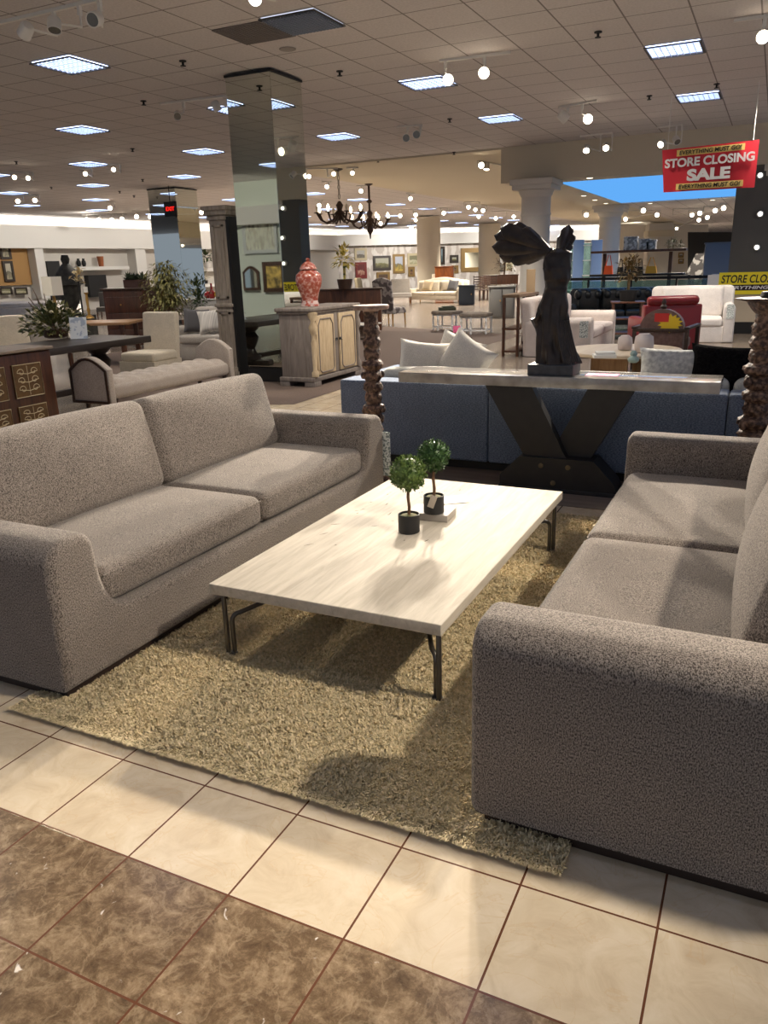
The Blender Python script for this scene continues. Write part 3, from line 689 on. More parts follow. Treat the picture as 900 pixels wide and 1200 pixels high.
# ================================================================== BACKGROUND FURNITURE
def az(px, d, py=330):
    r_ = ray(px, py); v = Vector((r_.x, r_.y)).normalized(); return Vector((CAM.x+v.x*d, CAM.y+v.y*d, 0))
def chair(label, loc, rz, m, h=1.0, w=.54, d=.60, legs=None, swoop=False, group=None, top='flat', tagm=False, cat='chair'):
    """front is local -Y"""
    t = thing('upholstered_chair', label, cat, loc, rz, group); sh = .48
    if legs is None:
        mb = MB(); mb.prism([(-w/2-.01, -d/2-.01), (w/2+.01, -d/2-.01), (w/2+.01, d/2), (-w/2-.01, d/2)], .0, .36)
        mb.build('skirt', m, t, 40)
    else:
        for sx in (-1, 1):
            for sy in (-1, 1):
                mb = MB(); mb.tube([(sx*(w/2-.03), sy*(d/2-.04), .40), (sx*(w/2-.02), sy*(d/2-.03), 0)], [.026, .016], 8); mb.build('leg', legs, t)
        mb = MB(); mb.rbox((0, 0, .36), (w, d, .08), .015, 2); mb.build('seat_rail', m, t)
    mb = MB(); mb.rbox((0, -.02, .42), (w, d-.06, .13), .04, 3, 3, (0, 0, .015)); mb.build('seat', m, t, 50)
    n = 12
    if top == 'arch': prof = [(-w/2, .36), (w/2, .36), (w/2, h-.10)]+[(w/2-w*i/n, h-.10+.10*math.sin(PI*i/n)) for i in range(1, n)]+[(-w/2, h-.10)]
    elif top == 'round': prof = [(-w/2, .36), (w/2, .36)]+arc(w/2-.08, h-.08, .08, 0, 90, 5)+arc(-w/2+.08, h-.08, .08, 90, 180, 5)
    else: prof = [(-w/2, .36), (w/2, .36)]+arc(w/2-.035, h-.035, .035, 0, 90, 3)+arc(-w/2+.035, h-.035, .035, 90, 180, 3)
    mb = MB(); extrude_round(mb, prof, 0, .11, .03, lambda a, b, q: (a, d/2-.11+q+(b-.36)*.12, b), 3); mb.build('backrest', m, t, 50)
    if swoop:
        for sx in (-1, 1):
            mb = MB(); pr = [(d/2-.02, .36), (d/2-.02, h-.18), (d/2-.10, h-.24), (d/2-.2, h-.36), (d/2-.35, h-.42), (-d/2+.05, h-.44), (-d/2+.05, .36)]
            mb.prism([(a, b) for a, b in pr], sx*(w/2+.03)-.03, sx*(w/2+.03)+.03, lambda a, b, q: (q, a, b)); mb.build('arm_wing', m, t, 40)
    if tagm:
        mb = MB(); mb.box((w*.25, d/2+.085, h-.22), (.10, .004, .22)); mb.build('price_tag', M_tagw, t)['label'] = 'white printed price tag'
    return t
def gsofa(label, loc, rz, L, D, H, ah, m, n=2, aw=.2, skirt=True, legm=None, tagpos=None, cat='sofa', curve=0., roll=True):
    """front at local y=0, runs x 0..L, back at y=D"""
    t = thing('upholstered_sofa', label, cat, loc, rz)
    z0 = .0 if skirt else .14
    mb = MB(); mb.rbox((L/2, D/2, (z0+.3)/2+.005), (L-.04, D-.04, .3-z0), .02, 2); mb.build('base', m, t, 40)
    if not skirt:
        for x in (.06, L-.06):
            for y in (.06, D-.06):
                mb = MB(); mb.tube([(x, y, .15), (x, y, 0)], [.03, .018], 8); mb.build('leg', legm or M_walnut, t)
    for x in (aw/2, L-aw/2):
        mb = MB(); pr = [(-aw/2, z0+.01), (aw/2, z0+.01)]+arc(0, ah-aw/2, aw/2, 0, 180, 10)
        extrude_round(mb, pr, 0, D-.05, .03, lambda a, b, q, x=x: (x+a, q, b), 3); mb.build('arm', m, t, 50)
    pr = [(0.015, .25), (L-.015, .25)]+arc(L-.115, H-.1, .1, 0, 90, 5)
    if curve:
        for i in range(1, 12): pr.append((L-.1-(L-.2)*i/12, H+curve*math.sin(PI*i/12)**2))
    pr += arc(.115, H-.1, .1, 90, 180, 5)
    mb = MB(); extrude_round(mb, pr, 0, .2, .05, lambda a, b, q: (a, D-.2+q+(b-.25)*.08, b), 3); mb.build('backrest', m, t, 50)
    w = (L-2*aw)/n
    for k in range(n):
        cx = aw+w*(k+.5)
        mb = MB(); mb.rbox((cx, (D-.2)/2+.0, .38), (w-.01, D-.2, .17), .05, 3, 4, (0, .01, .02)); mb.build('seat_cushion', m, t, 50)
        mb = MB(); mb.rbox((cx, D-.29, .47+(H-.5)/2), (w-.02, .18, max(.3, H-.44)), .07, 3, 4, (.0, .03, .01)); mb.build('back_cushion', m, t, 50)
    if tagpos:
        mb = MB(); mb.box((0, 0, 0), (.13, .004, .26), Tr(*tagpos)); mb.build('price_tag', M_tagw, t)['label'] = 'white printed price tag'
    return t
M_sil = wood('dark_walnut_trim', (40, 26, 20), (72, 48, 34), 'Z', 6., .4)
# --- inlaid chest
t = thing('inlaid_chest', 'dark wooden chest with cream scroll inlay behind the left sofa', 'chest', (-4.57, 3.28, 0))
W, Dp = .48, 1.58
mb = MB(); mb.rbox((0, 0, .46), (W, Dp, .80), .012, 2); mb.build('carcass', wood('rosewood', (48, 24, 14), (92, 52, 28), 'Z', 5., .35), t)
mb = MB(); mb.rbox((0, 0, .885), (W+.05, Dp+.05, .03), .008, 2); mb.build('top', wood('worn_plank_top', (92, 78, 68), (146, 130, 114), 'Y', 5., .3), t)
mb = MB(); mb.rbox((0, 0, .03), (W+.03, Dp+.03, .06), .008, 2); mb.build('plinth', M_sil, t)
inl = mat('bone_inlay', (206, 188, 150), .5); pan = mat('inlaid_field', (84, 58, 26), .5, c2=(104, 74, 34), scale=12.)
for cy in (.47, .05, -.37):
    for z0, z1 in ((.44, .76), (.10, .36)):
        mb = MB(); mb.box((W/2+.004, cy, (z0+z1)/2), (.012, .34, z1-z0)); pa = mb.build('panel', pan, t)
        mb = MB(); a, b = cy-.165, cy+.165; x = W/2+.011
        mb.tube([(x, a, z0+.005), (x, b, z0+.005), (x, b, z1-.005), (x, a, z1-.005)], .0045, 5, True)
        zc = (z0+z1)/2; hh = (z1-z0)/2-.03
        for s in (-1, 1):
            for k in range(3):
                oz = zc+(k-1)*hh*.62; cyy = cy+s*.075
                pts = [(x, cyy+s*.045*math.cos(u)*(1-u/9), oz+.04*math.sin(u)*(1-u/9)*(hh/.13)) for u in [q*.45 for q in range(16)]]
                mb.tube([(x, cy, oz-.02)]+pts, .0036, 5)
        mb.tube([(x, cy, z0+.02), (x, cy, z1-.02)], .0034, 5); mb.build('scroll_inlay', inl, pa, 60)
# acrylic sign holders
def sign_holder(label, loc, rz, w=.2, h=.27, tilt=.25, m=None):
    mb = MB(); mb.box((0, 0, h/2), (w, .004, h), Rx(tilt*-1)); mb.box((0, .05, .003), (w, .14, .005)); o = mb.build('sign_holder', m or mat('sign_sheet', (222, 224, 226), .3, c2=(170, 180, 196), scale=14., lo=.5, hi=.54), None, 0, loc, rz); tag(o, label, 'sign'); return o
sign_holder('acrylic sign holder with blue print on the inlaid chest at the left edge', (-4.62, 3.42, .902), .9, .2, .28, .1, mat('blue_print_sheet', (224, 226, 230), .4, c2=(120, 144, 196), scale=5., lo=.5, hi=.56))
# --- dark trestle dining table
t = thing('dining_table', 'dark trestle dining table under the flower arrangement behind the left sofa', 'dining table', (-5.86, 5.45, 0), 0)
mb = MB(); mb.rbox((0, 0, .72), (1.02, 2.45, .085), .01, 2); mb.build('tabletop', M_darkoak, t)
for y in (-.75, .75):
    mb = MB(); mb.lathe([(.17, .10), (.17, .16), (.10, .20), (.07, .28), (.13, .40), (.15, .48), (.09, .56), (.16, .62), (.17, .68)], 18, Tr(0, y, 0)); mb.rbox((0, y, .05), (.8, .16, .10), .02, 2); mb.build('pedestal', M_darkoak, t, 40)
mb = MB(); mb.rbox((0, 0, .14), (.1, 1.5, .08), .01, 2); mb.build('stretcher', M_darkoak, t)
# flower arrangement
p = g(66, 397, .765); p = Vector((-5.62, 5.05, .765)); p2 = g(66, 396, .765)
t = thing('flower_arrangement', 'leafy flower arrangement with white blooms on the dark dining table', 'flowers', (p2.x, p2.y, .764))
mb = MB(); mb.lathe([(.10, 0), (.15, .02), (.17, .10), (.15, .12)], 18); mb.build('bowl', mat('brown_bowl', (74, 50, 36), .5), t, 40)
rnd = random.Random(8); mb = MB()
for i in range(720):
    a, e = rnd.uniform(0, 2*PI), rnd.uniform(-.1, 1.5); r_ = rnd.uniform(.12, .36); nn = Vector((math.cos(a)*math.cos(e)*1.15, math.sin(a)*math.cos(e)*1.15, math.sin(e)*.95+.12))
    mb.leaf(nn*r_+Vector((0, 0, .06)), nn+Vector((rnd.uniform(-.5, .5), rnd.uniform(-.5, .5), rnd.uniform(-.7, .4))), (rnd.uniform(-1, 1), rnd.uniform(-1, 1), 1), rnd.uniform(.06, .12), rnd.uniform(.03, .055))
nleaf = len(mb.f)
for i in range(26):
    a, e = rnd.uniform(0, 2*PI), rnd.uniform(.2, 1.3); nn = Vector((math.cos(a)*math.cos(e), math.sin(a)*math.cos(e), math.sin(e))); mb.ell(nn*.36+Vector((0, 0, .07)), (.03, .03, .022), 5)
fo = mb.build('foliage', [mat('arrangement_leaf', (48, 66, 32), .55, c2=(122, 116, 62), scale=9.), mat('cream_bloom', (226, 212, 176), .7)], t, 0)
for k, pg in enumerate(fo.data.polygons):
    if k >= nleaf: pg.material_index = 1
mb = MB()
for a, l in ((2.6, .5), (2.9, .58), (3.3, .46), (2.3, .42), (3.6, .4)):
    mb.tube([(0, 0, .1), (math.cos(a)*l*.4, math.sin(a)*l*.4-.03, .1+l*.55), (math.cos(a)*l*.75, math.sin(a)*l*.75, .1+l*.95)], [.012, .01, .005], 6)
mb.build('branches', mat('dry_branch', (120, 98, 82), .8), t, 60)
p = g(93, 397, .765); sign_holder('clear sign holder with a photo sheet beside the flower arrangement', (p.x, p.y, .764), .55, .22, .28, .2)
# --- settee bench
M_set = fabric('oatmeal_linen', (160, 148, 138), (190, 178, 166), 160., (1, 1, 1), .2)
t = thing('tufted_settee', 'cream tufted settee bench with curved ends behind the left sofa', 'settee', (-4.22, 5.5, 0), 0)
mb = MB(); mb.rbox((0, 0, .38), (.50, 2.02, .16), .05, 3, 3)
bl = []
mb.build('seat_base', M_set, t, 50)
mb = MB(); nu, nv = 16, 48; v = []; f = []
for i in range(nu+1):
    for j in range(nv+1):
        u, w_ = i/nu, j/nv; x = -.24+.48*u; y = -.98+1.96*w_
        pu = abs(math.sin(PI*u*2))*.5+abs(math.sin(PI*w_*9))*.5
        v.append((x, y, .47+.045*pu*min(1, 6*u, 6*(1-u))+(0 if 0 < i < nu and 0 < j < nv else -.05)))
for i in range(nu):
    for j in range(nv): k = i*(nv+1)+j; f.append((k, k+nv+1, k+nv+2, k+1))
mb.add(v, f); mb.build('tufted_seat', M_set, t, 80)
for y, dk in ((-1.04, True), (1.04, True)):
    pr = [(-.27, .26), (.27, .26), (.27, .62)]+[(.27-.54*i/10, .62+.13*math.sin(PI*i/10)) for i in range(1, 10)]+[(-.27, .62)]
    mb = MB(); extrude_round(mb, pr, y-.045, y+.045, .02, lambda a, b, q: (a, q, b), 3); e = mb.build('curved_end', M_set, t, 50)
    pi_ = inset(pr, .035); mb = MB(); yy = y-.047; n = len(pr)
    if y < 0:
        v = [(a, yy, b) for a, b in inset(pr, .008)]+[(a, yy, b) for a, b in pi_]+[(a, yy-.012, b) for a, b in inset(pr, .008)]+[(a, yy-.012, b) for a, b in pi_]
        f = []
        for i in range(n):
            j = (i+1) % n; f += [(2*n+i, 2*n+j, 3*n+j, 3*n+i), (i, j, 2*n+j, 2*n+i), (n+i, 3*n+i, 3*n+j, n+j)]
        mb.add(v, f); mb.build('wood_rim', M_sil, e, 30)
for x in (-.2, .2):
    for y in (-.95, .95):
        mb = MB(); mb.tube([(x, y, .32), (x, y, 0)], [.03, .018], 8); mb.build('leg', M_sil, t)
# --- dining chairs
chair('cream skirted dining chair at the far end of the dark dining table', (-5.95, 7.28, 0), .05, M_cream, 1.02, .60, .62)
p = g(145, 345, 1.05); chair('taupe scoop-armed dining chair beyond the dark table, back to camera', (p.x, p.y, 0), 2.5, M_greyfab, 1.05, .62, .62, M_walnut, True)
p = g(14, 372, .98); chair('cream chair behind the inlaid chest at the left photo edge', (p.x, p.y, 0), 1.2, M_cream, 1.0, .6, .6)
p = g(113, 350, .98); chair('small taupe chair behind the brass candlestick', (p.x+.9, p.y+1.9, 0), .6, M_greyfab, .98, .5, .55, M_walnut)
p = g(92, 345, .98); chair('dark grey chair behind the table lamp', (p.x-.8, p.y+1.9, 0), .5, mat('charcoal_cloth', (92, 88, 84), .9), .98, .5, .55, M_walnut)
p = az(48, 14.6); chair('grey armchair left of the table lamp, turned aside', (p.x, p.y, 0), .9, M_greyfab, 1.0, .62, .6, M_walnut, True)
# white bed-like long counter far left
p = g(25, 352, .8); t = thing('display_bed', 'white covered bed far left below the tan picture panel', 'bed', (p.x, p.y, 0), .35)
mb = MB(); mb.rbox((0, 0, .35), (3.4, 2., .5), .06, 3); mb.build('mattress', M_whitefab, t, 50)
mb = MB(); mb.rbox((0, .0, .66), (3.3, 1.9, .14), .06, 3, 3, (0, 0, .04)); mb.build('duvet', M_whitefab, t, 50)
mb = MB(); mb.rbox((0, 0, .06), (3.2, 1.8, .12), .02); mb.build('bed_base', M_dark, t)
# --- second table with lamp and candlestick
pt = g(100, 378, .76); t = thing('dining_table', 'light brown dining table holding the lamp and the brass candlestick', 'dining table', (pt.x-.4, pt.y+.1, 0), .45)
mb = MB(); mb.rbox((0, 0, .735), (2.3, 1.0, .05), .01, 2); mb.build('tabletop', wood('honey_oak', (124, 90, 60), (168, 130, 92), 'X', 5., .3), t)
for x in (-1, 1):
    for y in (-.4, .4): mb = MB(); mb.rbox((x, y, .355), (.08, .08, .71), .01); mb.build('leg', M_walnut, t)
pl = g(67, 374, .76); t = thing('table_lamp', 'gold table lamp with square white shade left of the candlestick', 'lamp', (pl.x, pl.y, .761))
hh = hz(pl, 67, 324).z-.76
mb = MB(); mb.lathe([(.07, 0), (.07, .02), (.03, .05), (.045, .15), (.03, hh*.5), (.012, hh*.62)], 14); mb.build('base', M_gold, t, 40)
mb = MB(); q = hh*.5; mb.prism([(-.13, -.13), (.13, -.13), (.13, .13), (-.13, .13)], hh*.56, hh); mb.build('lamp_shade', mat('ivory_shade', (232, 226, 210), .8), t)
pl = g(105, 373, .76); hh = hz(pl, 105, 336).z-.76; t = thing('candlestick', 'tall brass candlestick with white candle on the light brown table', 'candlestick', (pl.x, pl.y, .761))
mb = MB(); mb.lathe([(.09, 0), (.085, .02), (.03, .06), (.022, .1), (.035, .16), (.02, .2), (.028, hh*.6), (.02, hh*.75), (.05, hh*.82)], 14); mb.build('stick', M_gold, t, 40)
mb = MB(); mb.lathe([(.04, hh*.825), (.04, hh)], 12); mb.build('candle', M_white, t, 40)
# --- reddish dresser with planter
p = az(162, 19.0); top = hz(p, 160, 337).z
t = thing('dresser', 'dark red-brown wooden dresser with a planter on top, left of the ficus', 'dresser', (p.x, p.y, 0), .32)
mb = MB(); mb.rbox((0, 0, top/2+.02), (1.5, .5, top-.06), .01); mb.build('carcass', wood('mahogany', (44, 22, 15), (82, 44, 28), 'Z', 4., .3), t)
mb = MB(); mb.rbox((0, 0, top-.02), (1.6, .58, .04), .01); mb.build('top', M_sil, t)
for i in range(3):
    mb = MB(); mb.rbox((0, -.255, .2+i*(top-.2)/3), (1.4, .02, (top-.26)/3), .006); d = mb.build('drawer', MATS['mahogany'], t)
    mb = MB(); mb.ell((-.35, -.275, .2+i*(top-.2)/3), (.02, .02, .02), 5); mb.build('knob', M_gold, d)
q = Vector((p.x, p.y)) ; t2 = thing('planter', 'dark planter box of bushy green succulents on the red-brown dresser', 'plant', (p.x-.05, p.y, top+.001), .32)
mb = MB(); mb.prism([(-.26, -.12), (.26, -.12), (.26, .12), (-.26, .12)], 0, .17); mb.build('trough', mat('brown_trough', (70, 40, 32), .6), t2)
mb = MB()
for i in range(160):
    a = rnd.uniform(0, 2*PI); e = rnd.uniform(.1, 1.5); mb.leaf((rnd.uniform(-.22, .22), rnd.uniform(-.08, .08), .16), (math.cos(a)*math.cos(e)*1.3, math.sin(a)*math.cos(e), math.sin(e)), (0, 0, 1), rnd.uniform(.12, .22), .06)
mb.build('foliage', mat('grey_green_leaf', (58, 70, 52), .6, c2=(88, 100, 76), scale=9.), t2, 0)
# ficus
p = az(195, 16.4); z0, z1 = max(0, 0), hz(p, 195, 300).z
t = thing('ficus_tree', 'olive green leafy potted tree left of the tall weathered wooden column', 'plant', (p.x, p.y, 0))
mb = MB(); mb.lathe([(.16, 0), (.2, .3), (.19, .32), (.16, .31)], 18); mb.build('pot', mat('tan_basket', (136, 104, 66), .8), t, 40)
for dx in (-.03, .03, 0):
    mb = MB(); mb.tube([(dx, 0, .28), (dx*2, .02, z1*.5), (dx*5, 0, z1*.75)], [.02, .018, .01], 6); mb.build('trunk', M_stem, t, 60)
mb = MB()
for i in range(1500):
    a, e, r_ = rnd.uniform(0, 2*PI), rnd.uniform(-1.2, 1.5), rnd.uniform(.12, .52)
    mb.leaf((math.cos(a)*math.cos(e)*r_, math.sin(a)*math.cos(e)*r_, z1*.66+math.sin(e)*r_*1.1), (math.cos(a)*.8+rnd.uniform(-.4, .4), math.sin(a)*.8+rnd.uniform(-.4, .4), rnd.uniform(-1.4, .5)), (0, 0, 1), rnd.uniform(.09, .15), .04)
mb.build('foliage', mat('olive_leaf', (78, 76, 34), .6, c2=(136, 130, 70), scale=8.), t, 0)
# --- grey sofa behind the settee
gsofa('pale grey sofa with striped pillow behind the settee, left of the wooden column', (-7.85, 9.9, 0), .06, 2.4, .98, .93, .62, M_greyfab, 2, .2, tagpos=(.1, -.008, .52))
pillow('throw_pillow', 'dark grey throw pillow against the left arm of the pale grey sofa', (-7.42, 10.22, .70), (-.35, .1, .8), (.48, .46), mat('charcoal_pillow', (74, 72, 74), .9), .16)
pillow('throw_pillow', 'white striped throw pillow on the pale grey sofa', (-7.05, 10.16, .70), (-.4, -.1, .55), (.46, .44), mat('striped_linen', (206, 200, 192), .9, c2=(150, 146, 142), scale=10., stretch=(4, .1, .1)), .16)
# --- mirrored columns
def mirror_col(label, x0, x1, y0, y1, h):
    t = thing('mirrored_column', label, 'column', ((x0+x1)/2, (y0+y1)/2, 0)); w, d = x1-x0, y1-y0
    mb = MB(); mb.box((0, 0, .10), (w-.01, d-.01, .2)); mb.build('plinth', M_black, t)
    mb = MB(); mb.box((0, 0, h/2), (w-.04, d-.04, h-.02)); mb.build('core', M_dark, t)
    for c, s in (((0, -d/2+.01, h/2+.1), (w-.012, .016, h-.24)), ((w/2-.01, 0, h/2+.1), (.016, d-.012, h-.24)), ((0, d/2-.01, h/2+.1), (w-.012, .016, h-.24)), ((-w/2+.01, 0, h/2+.1), (.016, d-.012, h-.24))):
        mb = MB(); mb.box(c, s); mb.build('mirror_panel', M_mirror, t)
    mb = MB(); mb.box((0, 0, h-.025), (w+.02, d+.02, .03)); mb.build('top_trim', M_dark, t); return t
mirror_col('tall mirrored column reaching the ceiling behind the carved cabinet', -4.71, -4.0, 7.93, 8.71, CZ-.01)
mirror_col('distant mirrored column behind the ficus tree', -15.56, -14.5, 18.55, 19.6, CZ-.01)
p = ypl(200, 245, 18.3); t = thing('exit_sign', 'small black exit sign with red letters before the distant mirrored column', 'sign', (p.x, 18.3, p.z), 0)
mb = MB(); mb.rbox((0, 0, 0), (.46, .05, .42), .01); mb.tube([(0, 0, .2), (0, 0, CZ-p.z-.003)], .012, 6); mb.build('housing', M_dark, t)
tm = text_mb('EXIT', .16, 0, .004); m2 = MB(); m2.add(tm.v, tm.f, Tr(0, -.03, 0) @ Rx(PI/2)); m2.build('red_letters', E_exit, t, 0)
# tall weathered pilaster
xa, xb = ypl(261, 440, 8.1).x, ypl(283, 440, 8.1).x; h = hz((xa, 8.1, 0), 255, 242).z
t = thing('wooden_column', 'tall weathered grey carved wooden column left of the mirrored column', 'column', ((xa+xb)/2-.02, 8.26, 0)); w = xb-xa
mb = MB(); mb.rbox((0, .0, h/2), (w*.86, .34, h-.1), .01); mb.build('shaft', M_greywood, t)
mb = MB(); mb.box((w*.44+.02, .0, h/2-.05), (.05, .36, h-.2)); mb.build('dark_backing', M_dark, t)
mb = MB()
for zz, ex, hh in ((.06, .05, .12), (.15, .02, .06), (h*.44, .03, .05), (h*.44-.08, .015, .04), (h-.16, .03, .06), (h-.09, .09, .07), (h-.03, .14, .06)): mb.rbox((0, -.01, zz), (w*.86+ex, .35+ex, hh), .01)
mb.build('mouldings', M_greywood, t)
for z0, z1 in ((.25, h*.40), (h*.48, h-.25)):
    mb = MB(); a = w*.27
    for x0, x1, zz0, zz1 in ((-a, a, z0, z0+.03), (-a, a, z1-.03, z1), (-a, -a+.03, z0, z1), (a-.03, a, z0, z1)): mb.box(((x0+x1)/2, -.175, (zz0+zz1)/2), (x1-x0, .03, zz1-zz0))
    mb.build('panel_frame', M_greywood, t)
# carved two-door cabinet
x0, x1, y0, y1, h = -3.93, -3.41, 7.62, 9.0, 1.06
t = thing('carved_cabinet', 'pale two-door carved cabinet in front of the tall mirrored column', 'cabinet', ((x0+x1)/2, (y0+y1)/2, 0)); w, d = x1-x0, y1-y0
M_cabside = wood('greyed_oak', (104, 94, 88), (140, 130, 122), 'Z', 5., .8, .4); M_cabdoor = wood('limed_carved_oak', (170, 148, 118), (204, 184, 152), 'Z', 9., .8, .6)
mb = MB(); mb.rbox((0, 0, .54), (w-.02, d-.02, .92), .008); mb.build('carcass', M_cabside, t)
mb = MB(); mb.rbox((0, 0, h-.025), (w+.06, d+.07, .05), .014, 3); mb.rbox((0, 0, h-.065), (w+.02, d+.03, .03), .008); mb.build('top', M_cabside, t)
mb = MB(); mb.rbox((0, 0, .10), (w+.04, d+.05, .06), .01)
for sx in (-1, 1):
    for sy in (-1, 1): mb.rbox((sx*(w/2-.06), sy*(d/2-.08), .035), (.16, .2, .07), .01)
mb.build('bracket_base', M_cabside, t)
for s in (-1, 1):
    mb = MB(); mb.rbox((w/2+.0, s*(d/2-.34)*.92, .55), (.03, d/2-.19, .80), .008); dr = mb.build('door', M_cabdoor, t)
    cy = s*(d/2-.34)*.92; hw = (d/2-.19)/2-.05
    mb = MB(); x = w/2+.018
    pts = [(x, cy-hw, .22), (x, cy-hw+.05, .18), (x, cy+hw-.05, .18), (x, cy+hw, .22), (x, cy+hw, .82), (x, cy+hw-.06, .90), (x, cy-hw+.06, .90), (x, cy-hw, .82)]
    mb.tube(pts, .009, 6, True); mb.build('panel_moulding', M_cabside, dr, 40)
    mb = MB(); mb.ell((w/2+.035, s*.05, .60), (.018, .025, .022), 6); mb.tube([(w/2+.04, s*.05, .6), (w/2+.042, s*.09, .58)], .008, 6); mb.build('handle', M_black, dr, 60)
    mb = MB(); cy = s*(d/2-.05)
    mb.lathe([(.05, .14), (.05, .2), (.03, .24), (.045, .6), (.028, .68), (.045, .72), (.06, .80), (.035, .88), (.07, .97), (.07, 1.0)], 14, Tr(w/2+.0, cy, 0)); mb.build('carved_corbel', M_cabdoor if s < 0 else M_cabside, t, 50)
# ginger jar
jb = Vector((-3.66, 8.05, h+.001)); hh = hz(jb, 367, 302).z-h
t = thing('ginger_jar', 'coral red and white lidded ginger jar on the carved cabinet', 'jar', jb); s = hh
M_jar = mat('coral_porcelain', (150, 70, 54), .2, c2=(196, 150, 138), scale=22., lo=.45, hi=.68, coat=.5)
M_jarw = mat('pale_porcelain', (210, 186, 178), .2, c2=(176, 90, 74), scale=22., lo=.5, hi=.6, coat=.5)
mb = MB(); mb.lathe([(s*.19, 0), (s*.2, .02), (s*.17, s*.10), (s*.2, s*.25), (s*.27, s*.44), (s*.29, s*.56), (s*.27, s*.66), (s*.19, s*.73), (s*.155, s*.76)], 28); mb.build('body', M_jar, t, 60)
mb = MB(); mb.lathe([(s*.2, .001), (s*.206, .02), (s*.176, s*.10), (s*.178, s*.12)], 28); mb.build('foot_band', M_jarw, t, 60)
mb = MB(); mb.lathe([(s*.19, s*.765), (s*.18, s*.80), (s*.14, s*.87), (s*.06, s*.92), (s*.03, s*.94), (s*.05, s*.965), (s*.025, s*1.0)], 24); mb.build('lid', M_jar, t, 60)
# things seen in the mirrored column: wall on the near left with pictures
mb = MB(); mb.box((-12, -3.15, CZ/2), (10, .2, CZ)); struct('wall_front', mb, mat('pale_green_wall', (206, 212, 200), .8))
mb = MB(); mb.box((-12, -2.9, 3.1), (10, .3, .5)); struct('trim_3', mb, M_white)
def frame(name, label, cat, loc, rz, w, h, fm, cm, fw=.06, t=.05, grp=None, mat_w=0):
    """picture facing local -Y"""
    T_ = thing(name, label, cat, loc, rz, grp); mb = MB()
    for c, s_ in (((0, 0, h/2-fw/2), (w, t, fw)), ((0, 0, -h/2+fw/2), (w, t, fw)), ((-w/2+fw/2, 0, 0), (fw, t, h-2*fw)), ((w/2-fw/2, 0, 0), (fw, t, h-2*fw))): mb.box(c, s_)
    mb.build('frame', fm, T_)
    mb = MB(); mb.box((0, t*.15, 0), (w-2*fw+.002, t*.4, h-2*fw+.002)); c = mb.build('canvas' if cat == 'painting' else 'glass', cm, T_)
    if mat_w:
        pass
    return T_
def mir(px, py): p_ = ypl(px, py, 2*7.93+3.04); return Vector((p_.x, -3.04, p_.z))
a, b = mir(284, 256), mir(327, 296); c = (a+b)/2
frame('framed_art', 'framed feathery grey artwork seen reflected in the mirrored column', 'painting', (c.x, -3.0, c.z), PI, abs(b.x-a.x), abs(a.z-b.z), mat('silver_frame', (170, 172, 170), .4), mat('feather_art', (206, 206, 190), .8, c2=(120, 116, 104), scale=9., stretch=(1, 1, .3), lo=.45, hi=.6), .1)
a, b = mir(308, 307), mir(336, 342); c = (a+b)/2
frame('framed_art', 'dark framed golden landscape seen reflected in the mirrored column', 'painting', (c.x, -3.0, c.z), PI, abs(b.x-a.x), abs(a.z-b.z), M_sil, mat('gold_landscape', (190, 160, 84), .8, c2=(70, 60, 34), scale=5.), .12)
a, b = mir(285, 312), mir(306, 340); c = (a+b)/2; w_, h_ = abs(b.x-a.x), abs(a.z-b.z)
t = thing('wall_mirror', 'arched dark framed mirror seen reflected in the mirrored column', 'mirror', (c.x, -3.0, c.z), PI)
pr = [(-w_/2, -h_/2), (w_/2, -h_/2), (w_/2, h_*.25)]+[(w_/2-w_*i/10, h_*.25+h_*.25*math.sin(PI*i/10)) for i in range(1, 10)]+[(-w_/2, h_*.25)]
mb = MB(); mb.prism(pr, -.03, .03, lambda a, b, q: (a, q, b)); mb.build('frame', M_sil, t)
mb = MB(); mb.prism(inset(pr, .08), -.034, -.02, lambda a, b, q: (a, q, b)); mb.build('glass', M_mirror, t)

# ================================================================== BACK WALLS
def wpic(name, label, cat, A, B, x0, y0, x1, y1, fm, cm, fw=.12, off=.04, grp=None):
    d, n, L = wall_frame(A, B); a, b = vpl(x0, y0, A, B), vpl(x1, y1, A, B); c = (a+b)/2
    return frame(name, label, cat, (c.x+n.x*off, c.y+n.y*off, c.z), math.atan2(n.x, -n.y), (Vector((b.x, b.y))-Vector((a.x, a.y))).length, abs(a.z-b.z), fm, cm, fw, .07, grp)
def land(n, a, b, c, sc=1.2):
    m, nt, bs = nodes(n); L = nt.links
    tc = N(nt, 'ShaderNodeTexCoord'); s = N(nt, 'ShaderNodeSeparateXYZ'); L.new(tc.outputs['Generated'], s.inputs[0])
    nz = N(nt, 'ShaderNodeTexNoise', i_Scale=sc*3, i_Detail=4.); L.new(tc.outputs['Generated'], nz.inputs['Vector'])
    ad = N(nt, 'ShaderNodeMath', operation='MULTIPLY_ADD'); L.new(nz.outputs['Fac'], ad.inputs[0]); ad.inputs[1].default_value = .9; L.new(s.outputs[2], ad.inputs[2])
    r = ramp(nt, [(.55, lin(a)), (.85, lin(b)), (1.05 if 0 else .98, lin(c))]); L.new(ad.outputs[0], r.inputs[0]); L.new(r.outputs[0], bs.inputs['Base Color']); MATS[n] = m; return m
P1 = land('oil_meadow', (70, 66, 34), (120, 116, 70), (172, 170, 150)); P2 = land('oil_sunlit_valley', (196, 168, 76), (96, 92, 60), (186, 190, 200))
P3 = land('oil_brown_group', (64, 40, 26), (150, 110, 80), (84, 62, 46)); P4 = land('oil_grey_town', (120, 112, 96), (90, 84, 74), (176, 172, 164))
